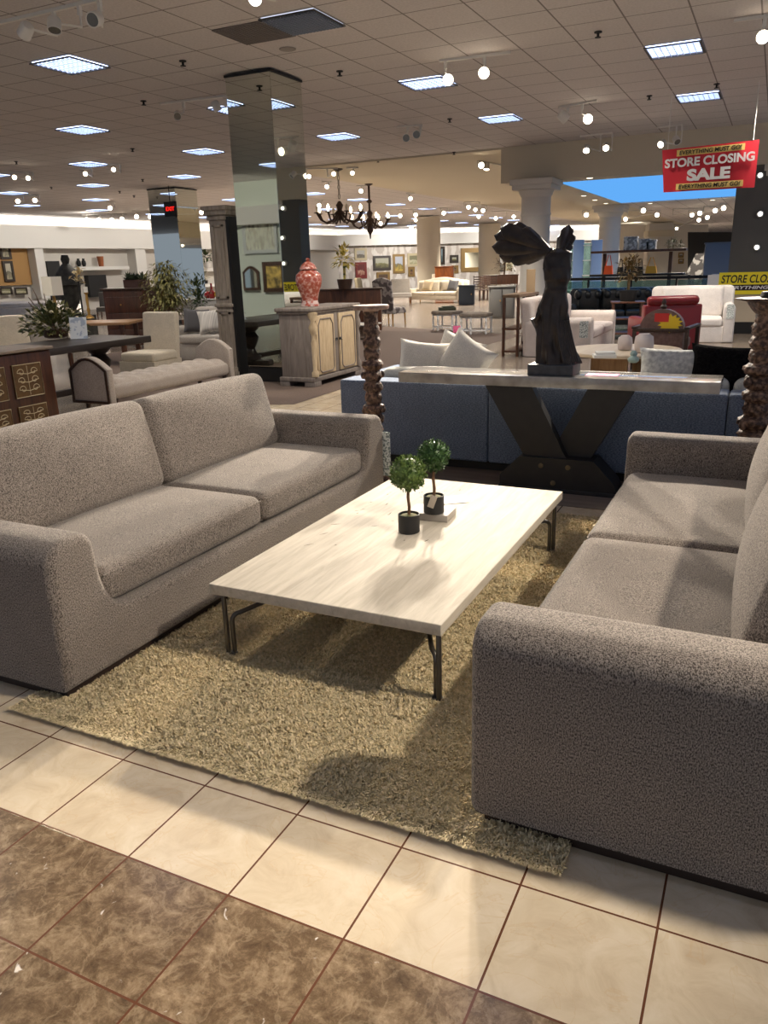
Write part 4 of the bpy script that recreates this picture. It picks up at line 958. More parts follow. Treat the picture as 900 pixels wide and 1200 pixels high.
P5 = land('oil_red_portrait', (120, 30, 26), (200, 160, 136), (96, 26, 24)); P6 = land('oil_pale_flowers', (150, 146, 110), (196, 190, 160), (130, 126, 96)); P7 = land('oil_blue_seascape', (50, 66, 72), (96, 122, 130), (130, 150, 160))
GF = mat('dull_gold_frame', (138, 110, 62), .5, .3); DF = mat('dark_wood_frame', (46, 34, 24), .5); PF = mat('pale_gilt_frame', (190, 176, 142), .5)
W = (WL1, WB1)
for q in (('grey town painting in a pale frame, top left on the patterned wall', 415, 291, 430, 305, PF, P4), ('red portrait painting below the grey town painting', 416, 307.5, 430, 326, mat('red_frame', (120, 34, 28), .5), P5), ('wide green meadow landscape painting in a dark frame', 437, 300, 458, 316.5, DF, P1), ('brown group painting partly hidden behind the patterned chair', 441, 319, 457, 332, GF, P3), ('tall sunlit valley painting in a gold frame', 460, 298, 474.5, 320, GF, P2), ('pale floral painting in a light frame beside the round column', 477, 297, 492, 312, PF, P6), ('small pale figure painting below the floral painting', 478, 313, 486, 324, GF, P3), ('tall blue seascape painting right of the round column', 514, 289, 521, 310, DF, P7), ('small dark painting left of the gold mirror', 527, 299, 537, 308, DF, P1), ('small brown painting below the small dark one', 529, 311, 537, 320, GF, P3)):
    wpic('painting', q[0], 'painting', *W, q[1], q[2], q[3], q[4], q[5], q[6], .16)
wpic('wall_mirror', 'large gold framed mirror on the patterned wall left of the second round column', 'mirror', *W, 540, 291, 565, 318, GF, M_mirror, .3)
for q in (('two-tone framed print behind the statue wing', 583, 300, 592, 318, DF, P4), ('grey framed print right of the statue column', 592, 308, 600, 317, PF, P6)):
    wpic('painting', q[0], 'painting', *W, q[1], q[2], q[3], q[4], q[5], q[6], .1)
# left wall: tan gallery panel, prints, pilasters, alcove, shelf and its ornaments
WW = (WL0, WL1)
mb = MB(); wpatch(mb, *WW, -30, 275, 27, 335, .12); o = mb.build('picture_panel', mat('ochre_panel', (176, 136, 84), .8), None, 0); tag(o, 'ochre display panel with framed prints at the left edge', 'panel')
for q in (('upper dark framed print on the ochre panel', -6, 279.5, 11, 304), ('lower dark framed print on the ochre panel', -1, 306, 15, 330)): wpic('framed_print', q[0], 'painting', *WW, q[1], q[2], q[3], q[4], DF, land('print_'+q[0][:5], (170, 160, 130), (90, 86, 70), (190, 182, 160)), .1, .17)
for q in (('pale landscape print left of two below the ochre panel', -4, 337, 11, 345), ('pale landscape print right of two below the ochre panel', 13, 337, 29, 345)): wpic('framed_print', q[0], 'painting', *WW, q[1], q[2], q[3], q[4], DF, P6, .06, .2)
mb = MB(); wpatch(mb, *WW, 27, 276, 37, 350, .6, 41, 31); struct('trim_4', mb, M_white)
mb = MB(); wpatch(mb, *WW, 146, 276, 158, 350, .6); struct('trim_5', mb, M_white)
mb = MB(); wpatch(mb, *WW, 36, 283, 146, 290, .35); struct('trim_6', mb, M_beige)
d_, n_, L_ = wall_frame(*WW)
def wobj(px, py, off): p_ = vpl(px, py, *WW); return Vector((p_.x+n_.x*off, p_.y+n_.y*off, p_.z))
WRZ = math.atan2(n_.x, -n_.y)
mb = MB(); wpatch(mb, *WW, 84, 312.5, 142, 316.5, .55); o = mb.build('wall_shelf', M_white, None, 0); tag(o, 'long white wall shelf in the alcove on the left wall', 'shelf')
for px, w_, lb, m_ in ((88, 2.4, 'left one of two dark vases on the white wall shelf', M_dark), (94, 2.0, 'right one of two dark vases on the white wall shelf', M_dark)):
    q = wobj(px, 312.4, .28); s = hz(q, px, 303).z-q.z; mb = MB(); mb.lathe([(s*.18, 0), (s*.3, s*.3), (s*.26, s*.65), (s*.14, s*.8), (s*.18, s)], 14); o = mb.build('vase', m_, None, 50, q); tag(o, lb, 'vase')
q = wobj(114, 312.4, .28); s = hz(q, 114, 300.5).z-q.z; mb = MB(); mb.lathe([(s*.24, 0), (s*.30, s*.5), (s*.34, s)], 14); o = mb.build('vase', mat('terracotta_glaze', (150, 84, 44), .4), None, 50, q); tag(o, 'flared terracotta vase on the white wall shelf', 'vase')
mb = MB(); wpatch(mb, *WW, 53, 306, 68, 352, .08, 70, 58); struct('door_1', mb, M_dark)
mb = MB(); wpatch(mb, *WW, 98, 322.5, 119, 348, .3); o = mb.build('fireplace', M_dark, None, 0); tag(o, 'black fireplace surround below the white wall shelf', 'fireplace')
wpic('framed_print', 'dark framed print left of the black doorway', 'painting', *WW, 35, 313, 42, 328, DF, P4, .06)
wpic('framed_print', 'small dark print below another left of the doorway', 'painting', *WW, 37, 330, 45, 340, DF, P1, .06)
# tall stone urn
p = az(80, 22); zt = hz(p, 75, 299).z; t = thing('stone_urn', 'tall dark stone urn with domed lid behind the table lamp', 'urn', (p.x, p.y, 0)); M_urn = mat('dark_stone', (44, 42, 40), .8, c2=(70, 68, 62), scale=8.)
mb = MB(); mb.rbox((0, 0, .30), (.8, .8, .6), .03); mb.build('pedestal', M_urn, t)
mb = MB(); mb.lathe([(.2, .6), (.22, .66), (.1, .75), (.2, .9), (.27, 1.15), (.28, zt-.75), (.31, zt-.72)], 20); mb.build('bowl', M_urn, t, 50)
mb = MB(); mb.lathe([(.36, zt-.715), (.35, zt-.62), (.26, zt-.42), (.13, zt-.25), (.08, zt-.2), (.11, zt-.1), (.08, zt)], 20); mb.build('lid', M_urn, t, 50)
# brass floor candelabra with flowers
p = az(92, 19); zt = hz(p, 92, 316).z; t = thing('flower_stem_stand', 'slim dark stand topped with cream orchids right of the stone urn', 'plant', (p.x, p.y, 0))
mb = MB(); mb.lathe([(.16, 0), (.15, .03), (.02, .06), (.018, zt-.25)], 10); mb.build('stand', M_dark, t)
mb = MB()
for i in range(30): mb.leaf((rnd.uniform(-.1, .1), rnd.uniform(-.1, .1), zt-.28+rnd.uniform(0, .3)), (rnd.uniform(-1, 1), rnd.uniform(-1, 1), rnd.uniform(-.3, 1)), (0, 0, 1), .14, .09)
mb.build('blooms', mat('orchid_cream', (216, 196, 150), .6), t, 0)
# built-in shelves right of the distant column
for k, (y0, y1) in enumerate(((314, 318), (333, 336))):
    mb = MB(); wpatch(mb, *WW, 226, y0, 262, y1, .5); o = mb.build('wall_shelf', M_white, None, 0); tag(o, ('upper' if k == 0 else 'lower')+' white built-in shelf left of the wooden column', 'shelf')
mb = MB(); wpatch(mb, *WW, 222, 281, 262, 288, .4); struct('trim_7', mb, M_beige)
def bush(name, label, cat, p, s, m, n=120, pot=None, lf=.3, seed=1, spread=1.0, up=.4):
    rn = random.Random(seed); t = thing(name, label, cat, p); h0 = 0
    if pot: mb = MB(); mb.lathe([(s*.24, 0), (s*.3, s*.35), (s*.28, s*.36)], 14); mb.build('pot', pot, t, 40); h0 = s*.3
    mb = MB()
    for i in range(n):
        a, e, r_ = rn.uniform(0, 2*PI), rn.uniform(-.4, 1.5), rn.uniform(.1, .55)*s
        mb.leaf((math.cos(a)*math.cos(e)*r_*spread, math.sin(a)*math.cos(e)*r_*spread, h0+s*up+math.sin(e)*r_), (math.cos(a)*math.cos(e)+rn.uniform(-.5, .5), math.sin(a)*math.cos(e)+rn.uniform(-.5, .5), math.sin(e)+rn.uniform(-.8, .3)), (0, 0, 1), lf*s, lf*s*.42)
    mb.tube([(0, 0, max(0, h0-.02)), (0, 0, h0+s*up)], .05*s, 6)
    mb.build('foliage', m, t, 0); return t
q = wobj(233, 313.6, .62); bush('potted_palm', 'dark drooping palm on the upper built-in shelf', 'plant', q, .72, M_leafd, 90, M_white, .34, 3)
q = wobj(233, 332.6, .5); bush('flower_arrangement', 'white flowers in dark foliage on the lower built-in shelf', 'flowers', q, .5, mat('white_petals', (226, 216, 196), .6, c2=(66, 80, 50), scale=4.), 90, M_dark, .32, 4)
p = az(231, 18.3); q = hz(p, 229, 352); bush('potted_shrub', 'dark green topiary shrub right of the ficus tree', 'plant', (p.x, p.y, .0), 1.2, M_leafd, 260, mat('stone_pot', (110, 104, 96), .8), .11, 5, .4)
p = az(247, 19.2); zt = hz(p, 245, 351).z; t = thing('side_cabinet', 'low white cabinet left of the wooden column carrying red and yellow ornaments', 'cabinet', (p.x, p.y, 0), .3)
mb = MB(); mb.rbox((0, 0, zt/2), (1.3, .5, zt-.02), .01); mb.build('carcass', M_white, t); mb = MB(); mb.rbox((0, 0, zt+.005), (1.4, .56, .03), .006); mb.build('top', M_white, t)
q = (p.x, p.y, zt+.022); t = thing('ornament', 'red bottle and yellow fruit ornament on the low white cabinet', 'ornament', q)
mb = MB(); mb.lathe([(.06, 0), (.09, .1), (.03, .2), (.02, .34)], 12); mb.build('red_bottle', mat('red_glaze', (150, 24, 20), .3), t, 50)
mb = MB(); mb.ell((.16, .02, .09), (.09, .09, .09), 8); mb.build('yellow_fruit', mat('yellow_glaze', (200, 160, 40), .4), t, 60)
mb = MB(); mb.ell((-.14, .02, .08), (.08, .08, .08), 8); mb.build('red_fruit', mat('red_glaze', (150, 24, 20), .3), t, 60)

# ================================================================== CENTRE
# plain round columns carrying the plaster ceiling
def rcol(label, px, pr, ztop, z_at=None, py=None, cap=False):
    c = g(px, py, ztop); d = (Vector((c.x, c.y))-Vector((CAM.x, CAM.y))).length; r = pr*d/913*1.0
    t = thing('round_column', label, 'column', (c.x, c.y, 0))
    mb = MB(); mb.lathe([(r*1.12, 0), (r*1.12, .25), (r, .3), (r, ztop-(.75 if cap else .01))], 32); mb.build('shaft', M_beige if not cap else M_wallw, t, 40)
    if cap:
        mb = MB(); mb.lathe([(r, ztop-.755), (r*1.04, ztop-.74), (r*1.04, ztop-.70), (r, ztop-.68), (r, ztop-.36), (r*1.08, ztop-.33), (r*1.22, ztop-.22)], 32); mb.build('collar', M_wallw, t, 40)
        mb = MB(); mb.rbox((0, 0, ztop-.165), (r*2.7, r*2.7, .1), .01); mb.rbox((0, 0, ztop-.06), (r*2.95, r*2.95, .118), .01); mb.build('square_capital', M_wallw, t)
    return t
rcol('stone column with square capital directly behind the statue', 629, 15.5, ZB-.003, py=211, cap=True)
rcol('stone column with square capital under the skylight corner', 716, 11, ZB-.003, py=241, cap=True)
rc = rcol('stone column right of the charcoal wall, seen only in the mirrored column', 629, 15.5, ZB-.003, py=211, cap=True); rc.location = (2.2, YB+.5, 0)
rcol('plain round column in front of the patterned wall, left of two', 502, 13, CZ-.045, py=254)
rcol('plain round column left of the statue wing, right of two', 574, 12, CZ-.045, py=262)
p = az(768, 44); rr = 15*44/913; t = thing('square_pillar', 'pale square pillar beyond the handbag display', 'column', (p.x, p.y, 0), .3); mb = MB(); mb.rbox((0, 0, 1.62), (rr*1.6, rr*1.6, 3.23), .03); mb.build('shaft', M_wallw, t); mb = MB(); mb.rbox((0, 0, 2.75), (rr*1.75, rr*1.75, .3), .03); mb.build('band', M_beige, t)
# chandeliers
def chandelier(label, top, zb, zarm, R, n, m, chain=True):
    t = thing('chandelier', label, 'chandelier', (top.x, top.y, top.z)); H = top.z-zb; ha = top.z-zarm
    mb = MB(); mb.lathe([(.14, -.002), (.12, -.06), (.03, -.1)], 14); mb.build('ceiling_rose', m, t, 40)
    mb = MB(); k = int((ha-.35)/.11)
    if chain:
        for i in range(k):
            z = -.1-i*.11; pts = [(.028*math.cos(u)*(1 if i % 2 else 0), .028*math.cos(u)*(0 if i % 2 else 1), z-.05+.065*math.sin(u)) for u in [q*PI/5 for q in range(10)]]; mb.tube(pts, .011, 5, True)
        mb.build('chain', mat('steel_chain', (150, 146, 140), .4, .7), t, 60)
    else: mb.tube([(0, 0, -.1), (0, 0, -ha)], .035, 8); mb.lathe([(.04, -ha*.45), (.1, -ha*.5), (.04, -ha*.55)], 10); mb.build('rod', m, t, 60)
    mb = MB(); mb.lathe([(.03, -ha+.3), (.10, -ha+.2), (.06, -ha+.08), (.15, -ha), (.07, -ha-.12), (.10, -H+.25), (.03, -H+.12), (.012, -H)], 14); mb.build('centre_stem', m, t, 50)
    for i in range(n):
        a = 2*PI*i/n; c, s = math.cos(a), math.sin(a)
        mb = MB(); mb.tube([(c*r_*R, s*r_*R, -ha+dz) for r_, dz in ((.1, 0), (.3, -.16), (.6, -.24), (.85, -.16), (1, .0))], [.03, .028, .026, .024, .03], 7); mb.lathe([(.07, 0), (.09, .02), (.03, .03)], 10, Tr(c*R, s*R, -ha)); ar = mb.build('arm', m, t, 60)
        mb = MB(); mb.lathe([(.02, .03), (.02, .06), (.042, .10), (.034, .15), (.004, .2)], 8, Tr(c*R, s*R, -ha)); mb.build('candle_bulb', E_bulb if i % 2 == 0 or not chain else M_beige, ar, 60)
    return t
M_iron = mat('rusted_iron', (52, 36, 30), .6, .3)
tp_ = g(432, 214, CZ-.002); chandelier('rust iron chandelier with lit candle bulbs, right of two', tp_, hz(tp_, 432, 280).z, hz(tp_, 432, 258).z, .62, 8, M_iron, False)
tp_ = g(396, 196, CZ-.002); chandelier('dark iron chandelier on a chain, left of two', tp_, hz(tp_, 396, 262).z, hz(tp_, 396, 250).z, .62, 8, M_iron, True)
# low dark bookcase with orchid pots
p = az(418, 19.5); zt = hz(p, 418, 338).z; t = thing('low_bookcase', 'long low dark brown case behind the carved cabinet', 'cabinet', (p.x-.8, p.y, 0), .4)
mb = MB(); mb.rbox((0, 0, zt/2+.03), (2.6, .5, zt-.09), .01); mb.build('carcass', M_walnut, t); mb = MB(); mb.rbox((0, 0, zt-.02), (2.7, .56, .04), .01); mb.build('top', M_sil, t); mb = MB(); mb.box((0, 0, .035), (2.5, .45, .07)); mb.build('plinth', M_sil, t)
q = az(404, 19.4); bush('potted_orchid', 'yellow orchids in a dark pot on the low dark case', 'plant', (q.x, q.y, zt+.002), .62, mat('orchid_yellow', (206, 184, 92), .6, c2=(70, 84, 40), scale=7., lo=.5, hi=.6), 80, M_sil, .3, 9, .6, .7)
# patterned wing chair, cream settee, other seats near the wallpapered wall
p = g(458, 381); M_pat = mat('grey_damask_fabric', (74, 66, 66), .9, c2=(136, 128, 124), scale=7., lo=.48, hi=.54, detail=1.)
chair('tall grey damask high-back chair turned away, in front of the cream settee', (p.x, p.y, 0), PI-.2, M_pat, 1.28, .62, .64, M_gold, False, None, 'arch')
p = g(479, 355.5); q = g(538, 355.5); dv = q-p; gsofa('cream settee with curved back before the patterned wall', (p.x, p.y, 0), math.atan2(dv.y, dv.x), dv.length, .95, .92, .62, M_cream, 2, .14, False, M_gold, curve=.14)
dq = Vector((dv.x, dv.y)).normalized()
for f_, lb, m_ in ((.80, 'grey throw pillow at the right end of the cream settee', 'charcoal_pillow'), (.3, 'tan throw pillow at the left of the cream settee', None)):
    c = p+dv*f_+Vector((-dq.y, dq.x, 0))*.38; pillow('throw_pillow', lb, (c.x, c.y, .72), (-.35, .1, math.atan2(dv.y, dv.x)), (.5, .46), MATS[m_] if m_ else mat('tan_pillow', (176, 156, 126), .9), .16)
p = az(516, 40); chair('pale open armchair behind the cream settee', (p.x, p.y, 0), .3, M_cream, hz(p, 516, 321).z, .9, .8, M_walnut)
p = az(438, 30); chair('olive draped armchair left of the damask chair', (p.x, p.y, 0), 1.9, mat('olive_cloth', (104, 94, 74), .9), hz(p, 438, 325).z, 1.1, 1.1, None, False, None, 'round')
p = az(470, 34); chair('grey upholstered chair just behind the damask chair', (p.x, p.y, 0), .5, M_greyfab, hz(p, 470, 327).z, .8, .8, M_walnut)
def box_piece(name, label, cat, px, d, ytop, w, dp, m, rz=.4, legs=0, top=None, y0=None, doors=0, knob=M_gold):
    p = az(px, d); zt = hz(p, px, ytop).z; t = thing(name, label, cat, (p.x, p.y, 0), rz)
    mb = MB(); mb.rbox((0, 0, (zt+legs)/2-.01), (w, dp, zt-legs-.04), .012); mb.build('carcass', m, t)
    mb = MB(); mb.rbox((0, 0, zt-.02), (w+.06, dp+.06, .04), .01); mb.build('top', top or m, t)
    if legs:
        for sx in (-1, 1):
            for sy in (-1, 1): mb = MB(); mb.tube([(sx*(w/2-.04), sy*(dp/2-.04), legs+.03), (sx*(w/2-.04), sy*(dp/2-.04), 0)], [.03, .02], 8); mb.build('leg', m, t)
    else: mb = MB(); mb.box((0, 0, .02), (w-.06, dp-.06, .05)); mb.build('plinth', M_sil, t)
    for k in range(doors):
        mb = MB(); cw = (w-.06)/doors; cx = -w/2+.03+cw*(k+.5); mb.rbox((cx, -dp/2-.008, (zt+legs)/2-.01), (cw-.03, .02, zt-legs-.16), .006); dd_ = mb.build('door', m, t)
        mb = MB(); mb.ell((cx+(cw*.35 if k == 0 else -cw*.35), -dp/2-.03, zt*.55), (.02, .02, .03), 5); mb.build('knob', knob, dd_)
    return t
box_piece('wooden_chest', 'orange-brown wooden chest right of the round column', 'chest', 521, 38, 312, .85, .6, wood('orange_wood', (120, 62, 24), (164, 92, 42), 'Z', 4., .35), .3, .0, None, None, 2)
box_piece('side_table', 'navy box side table at the right end of the cream settee', 'side table', 547, 32.5, 334, .62, .6, mat('navy_paint', (38, 46, 58), .5), .3, 0, None, None, 1)
p = g(588, 372.5); dd = (p-CAM).xy.length; box_piece('display_cabinet', 'grey painted cabinet with items on top, left of the statue', 'cabinet', 588, dd, 335, .74, .75, mat('grey_paint', (112, 110, 106), .5), .35, 0, None, None, 2)
# ladder-back chairs
def ladder(label, loc, rz, h=1.05):
    t = thing('ladderback_chair', label, 'chair', loc, rz, 'ladder-back chairs near the gold mirror'); m = M_sil
    for sx in (-1, 1):
        mb = MB(); mb.tube([(sx*.21, .2, 0), (sx*.21, .2, .45), (sx*.21, .26, h)], .022, 7); mb.build('back_post', m, t)
        mb = MB(); mb.tube([(sx*.22, -.2, 0), (sx*.22, -.2, .45)], .022, 7); mb.build('leg', m, t)
    mb = MB(); mb.rbox((0, 0, .46), (.48, .46, .04), .015); mb.build('seat', m, t)
    for k in range(5): mb = MB(); mb.rbox((0, .215+.012*k, .58+k*(h-.64)/4), (.42, .018, .055), .006); mb.build('back_slat', m, t)
for px, d in ((561, 37), (568, 36), (577, 37.5)):
    p = az(px, d); ladder('dark ladder-back chair among those right of the gold mirror' , (p.x, p.y, 0), .4+PI*(px == 568))
box_piece('dining_table', 'dark round-edged table behind the ladder-back chairs', 'dining table', 586, 39, 322, 1.6, .9, M_walnut, .4, .6)
p = az(591, 39); p.z = 0; bush('dried_bouquet', 'brown dried foliage on the dark table left of the statue', 'plant', (p.x, p.y, hz(p, 591, 322).z+.002), .8, mat('dry_brown_leaf', (84, 62, 40), .7, c2=(126, 98, 66), scale=5.), 120, None, .22, 12, 1.2, .45)
# white faux-bamboo stools
def stool(label, loc, rz, R=.40, h=.47, book=False):
    t = thing('stool', label, 'stool', loc, rz); m = mat('white_lacquer', (226, 226, 226), .4)
    for k in range(6):
        a = 2*PI*k/6; mb = MB(); x, y = R*.88*math.cos(a), R*.88*math.sin(a)
        mb.lathe([(.012, 0), (.03, .03), (.018, .07), (.022, h*.25), (.032, h*.27), (.022, h*.3), (.022, h*.6), (.032, h*.62), (.022, h*.65), (.024, h-.07)], 8, Tr(x, y, 0)); mb.build('leg', m, t, 50)
    mb = MB()
    for zz in (.09, h-.09):
        pts = [(R*.88*math.cos(2*PI*k/6), R*.88*math.sin(2*PI*k/6), zz) for k in range(6)]; mb.tube(pts, .016, 6, True)
    mb.build('rails', m, t, 50)
    mb = MB(); mb.lathe([(R*.96, h-.075), (R, h-.07), (R, h-.03), (R*.96, h), (R*.5, h+.015)], 6); mb.build('cushion', mat('taupe_fur', (92, 82, 74), 1., c2=(134, 122, 110), scale=40., bump=.6), t, 20)
    return t
p1 = g(524, 387); stool('white legged stool with a green box on its taupe seat, left of two', (p1.x, p1.y, 0), .2)
p2 = g(558, 391); stool('white legged stool with bare taupe seat, right of two', (p2.x, p2.y, 0), .5)
mb = MB(); mb.rbox((0, 0, .035), (.42, .26, .07), .01); mb.rbox((.02, 0, .085), (.3, .2, .03), .01); o = mb.build('green_box', mat('dark_green_cloth', (62, 66, 50), .8), None, 30, (p1.x, p1.y, .487), .5); tag(o, 'flat dark green box on the left white stool', 'box')
p = g(535.5, 390); mb = MB(); mb.rbox((0, 0, .08), (.18, .02, .16), .004, M=Rx(-.2)); o = mb.build('price_card', MATS['hot_pink_label'], None, 30, (p.x, p.y, .004), .4); tag(o, 'pink price card standing on the floor between the white stools', 'price card')
# stone capital side table
p = g(423, 397); zt = hz(p, 423, 379).z; t = thing('capital_table', 'carved stone capital table behind the left pedestal', 'side table', (p.x, p.y, 0)); ms = mat('carved_limestone', (150, 132, 118), .8, c2=(112, 96, 84), scale=14., bump=.6)
mb = MB(); mb.lathe([(.2, 0), (.24, .03), (.18, .07), (.19, zt*.5), (.26, zt*.75), (.32, zt-.06)], 24, mod=lambda w, z: 1+.06*math.sin(8*w)); mb.build('capital', ms, t, 50)
for k in range(4):
    a = PI/4+k*PI/2; mb = MB(); pts = [(math.cos(a)*(.28+.07*math.cos(u)*(1-u/14)), math.sin(a)*(.28+.07*math.cos(u)*(1-u/14)), zt-.13+.07*math.sin(u)*(1-u/14)) for u in [q*.6 for q in range(16)]]; mb.tube(pts, .022, 6); mb.build('volute', ms, t, 60)
mb = MB(); mb.rbox((0, 0, zt-.015), (.72, .72, .03), .006); mb.build('top', mat('white_stone_top', (222, 218, 210), .3), t)
# open console shelf left of the statue
p = g(594, 418); zt = hz(p, 594, 345).z; t = thing('open_shelf_console', 'open dark framed shelf console left of the statue', 'shelf', (-1.74, p.y, 0), PI/2)
for x in (0, 1.2):
    for y in (0, .25): mb = MB(); mb.rbox((x, y, zt/2-.02), (.045, .045, zt-.05), .004); mb.build('leg', M_walnut, t)
for z, nm in ((zt-.03, 'top'), (zt*.45, 'shelf'), (.09, 'shelf')): mb = MB(); mb.rbox((.6, .125, z), (1.27, .30, .05 if nm == 'top' else .035), .006); mb.build(nm, wood('rough_umber', (92, 70, 52), (136, 110, 84), 'X', 5., .6) if nm == 'top' else M_walnut, t)
# hanging red garment-like vase stand behind statue: tall tan board
p = az(622, 15); mb = MB(); mb.rbox((0, 0, .72), (.16, .06, 1.44), .01); o = mb.build('tall_board', mat('tan_board', (176, 150, 116), .7), None, 30, (p.x, p.y, 0), .3); tag(o, 'narrow tan upright board behind the statue wing', 'board')

# ================================================================== RIGHT SIDE
gsofa('blush cream sofa behind the statue, its arm carrying a price tag', (-.50, 11.72, 0), PI/2, 2.3, 1.18, .98, .66, M_pinkish, 2, .24)
mb = MB(); mb.box((-.004, .12, .47), (.005, .14, .27)); mb.build('price_tag', M_tagw, COL.objects['upholstered_sofa.002'])['label'] = 'white printed price tag'
gsofa('white slipcovered loveseat behind the red leather armchair', (.0, 14.5, 0), .08, 1.56, .98, 1.03, .72, M_whitefab, 1, .2, tagpos=(1.47, -.01, .58))
# red leather club chair seen from behind
p = g(751, 417); q = g(820, 415); rw = (q-p).length
t = thing('red_leather_armchair', 'red leather armchair turned away behind the brown arched chair', 'armchair', (p.x, p.y, 0), math.atan2(q.y-p.y, q.x-p.x))
zt = hz(p, 760, 349).z; zs = hz(p, 760, 358).z
for x in (.09, rw-.09): mb = MB(); mb.rbox((x, .45, .36), (.18, .86, .5), .06, 3); mb.build('arm', M_redlea, t, 50)
mb = MB(); mb.rbox((rw/2, .10, zs/2+.04), (rw-.04, .2, zs-.08), .03, 3); mb.build('backrest', M_redlea, t, 50)
mb = MB(); mb.rbox((rw/2, .08, zt-.06), (rw*.86, .2, .16), .075, 4, 2); mb.build('headrest_roll', M_redlea, t, 50)
mb = MB(); mb.rbox((rw/2, .5, .36), (rw-.3, .7, .2), .05, 3, 3, (0, 0, .02)); mb.build('seat', M_redlea, t, 50)
mb = MB(); mb.box((rw/2, .45, .06), (rw-.08, .8, .12)); mb.build('base', M_dark, t)
# brown arched chair in dark wood frame with starburst price tag
p = az(779, 12.2); t = thing('arched_chair', 'brown leather chair with an arched back in a dark wood frame before the red armchair', 'armchair', (p.x, p.y, 0), -.12); zt = hz(p, 779, 362).z; za = hz(p, 779, 385).z; w = .62
pr = [(-w/2, .12), (-.15, .12)]+[(-.15*math.cos(PI*i/8), .26+.14*math.sin(PI*i/8)) for i in range(9)][0:0]+[(-.15, .2)]+[(-.15*math.cos(PI*i/8), .2+.16*math.sin(PI*i/8)) for i in range(1, 8)]+[(.15, .2), (.15, .12), (w/2, .12), (w/2, zt-.28)]+[(w/2*math.cos(PI*i/12), zt-.28+.28*math.sin(PI*i/12)) for i in range(1, 12)]+[(-w/2, zt-.28)]
mb = MB(); mb.prism(pr, 0, .12, lambda a, b, q: (a, q, b)); mb.build('arched_back', M_brownlea, t, 40)
mb = MB(); mb.rbox((0, .38, .36), (w-.04, .56, .16), .05, 3); mb.build('seat', M_brownlea, t, 50)
for sx in (-1, 1):
    for y in (-.03, .66): mb = MB(); mb.rbox((sx*(w/2+.06), y, za/2), (.05, .05, za), .006); mb.build('leg', M_sil, t)
    mb = MB(); mb.rbox((sx*(w/2+.06), .32, za+.012), (.07, .8, .035), .008); mb.build('armrest', M_sil, t)
mb = MB(); mb.rbox((0, -.045, za-.02), (w+.14, .03, .05), .006); mb.build('cross_rail', M_sil, t)
mb = MB(); mb.lathe([(.035, zt), (.05, zt+.03), (.025, zt+.06), (.035, zt+.09), (.012, zt+.14)], 12, Tr(0, .06, 0)); mb.build('finial', M_sil, t, 50)
mb = MB(); n = 28; pr = [((.17 if i % 2 else .12)*math.cos(2*PI*i/n)*1.05, (.17 if i % 2 else .12)*math.sin(2*PI*i/n)*.8) for i in range(n)]
mb.prism(pr, -.012, -.004, lambda a, b, q: (a+.12, q, b+zt-.20)); sb = mb.build('starburst_tag', mat('yellow_starburst', (244, 206, 40), .5), t); sb['label'] = 'yellow starburst price tag with red corner'
mb = MB(); mb.box((.0, -.012, zt-.12), (.2, .008, .12), None); mb.build('red_card', mat('red_card', (206, 40, 34), .5), t)
# round coffee table with vases
cx, cy = .46, 8.95; t = thing('round_coffee_table', 'round cream topped coffee table beyond the console table', 'coffee table', (cx, cy, 0))
mb = MB(); mb.lathe([(.66, .40), (.73, .405), (.74, .42), (.74, .44), (.73, .45)], 48); mb.build('tabletop', wood('pale_ash', (206, 186, 158), (226, 210, 186), 'Y', 3., .4), t, 40)
for k in range(3):
    a = k*2*PI/3+.4; mb = MB(); mb.rbox((math.cos(a)*.32, math.sin(a)*.32, .2), (.34, .09, .40), .01, M=None); mb.build('leg', wood('tan_oak', (130, 96, 60), (168, 130, 88), 'Z', 4., .5), t)
def vase(label, px, py, ytop, m, prof, z0=.4515):
    p_ = g(px, py, z0); s_ = hz(p_, px, ytop).z-z0; mb = MB(); mb.lathe([(r_*s_, q*s_) for r_, q in prof], 28, mod=(lambda w, z: 1+.03*math.cos(14*w)) if 'ribbed' in label else None); o = mb.build('vase', m, None, 60, (p_.x, p_.y, z0)); tag(o, label, 'vase'); return o
M_por = mat('matte_porcelain', (206, 194, 190), .5); RB = [(.36, 0), (.46, .06), (.50, .5), (.46, .85), (.30, .95), (.30, 1.0)]
vase('shorter ribbed white vase on the round coffee table', 732, 410, 393, M_por, RB); vase('taller ribbed white vase on the round coffee table', 754, 413, 391, M_por, RB)
p = g(742, 423, .4515); vase('pale green gourd bottle at the front of the round coffee table', 742, 425, 411, mat('celadon', (150, 172, 166), .25), [(.30, 0), (.46, .15), (.48, .35), (.26, .55), (.24, .6), (.30, .7), (.27, .85), (.18, .95), (.2, 1.0)])
p = g(708, 419, .4515); mb = MB(); mb.rbox((0, 0, .02), (.26, .2, .04), .004); mb.rbox((.01, .01, .055), (.22, .17, .026), .004); o = mb.build('book_stack', M_tagpaper, None, 30, (p.x, p.y, .452), .3); tag(o, 'small stack of pale books on the round coffee table', 'books')
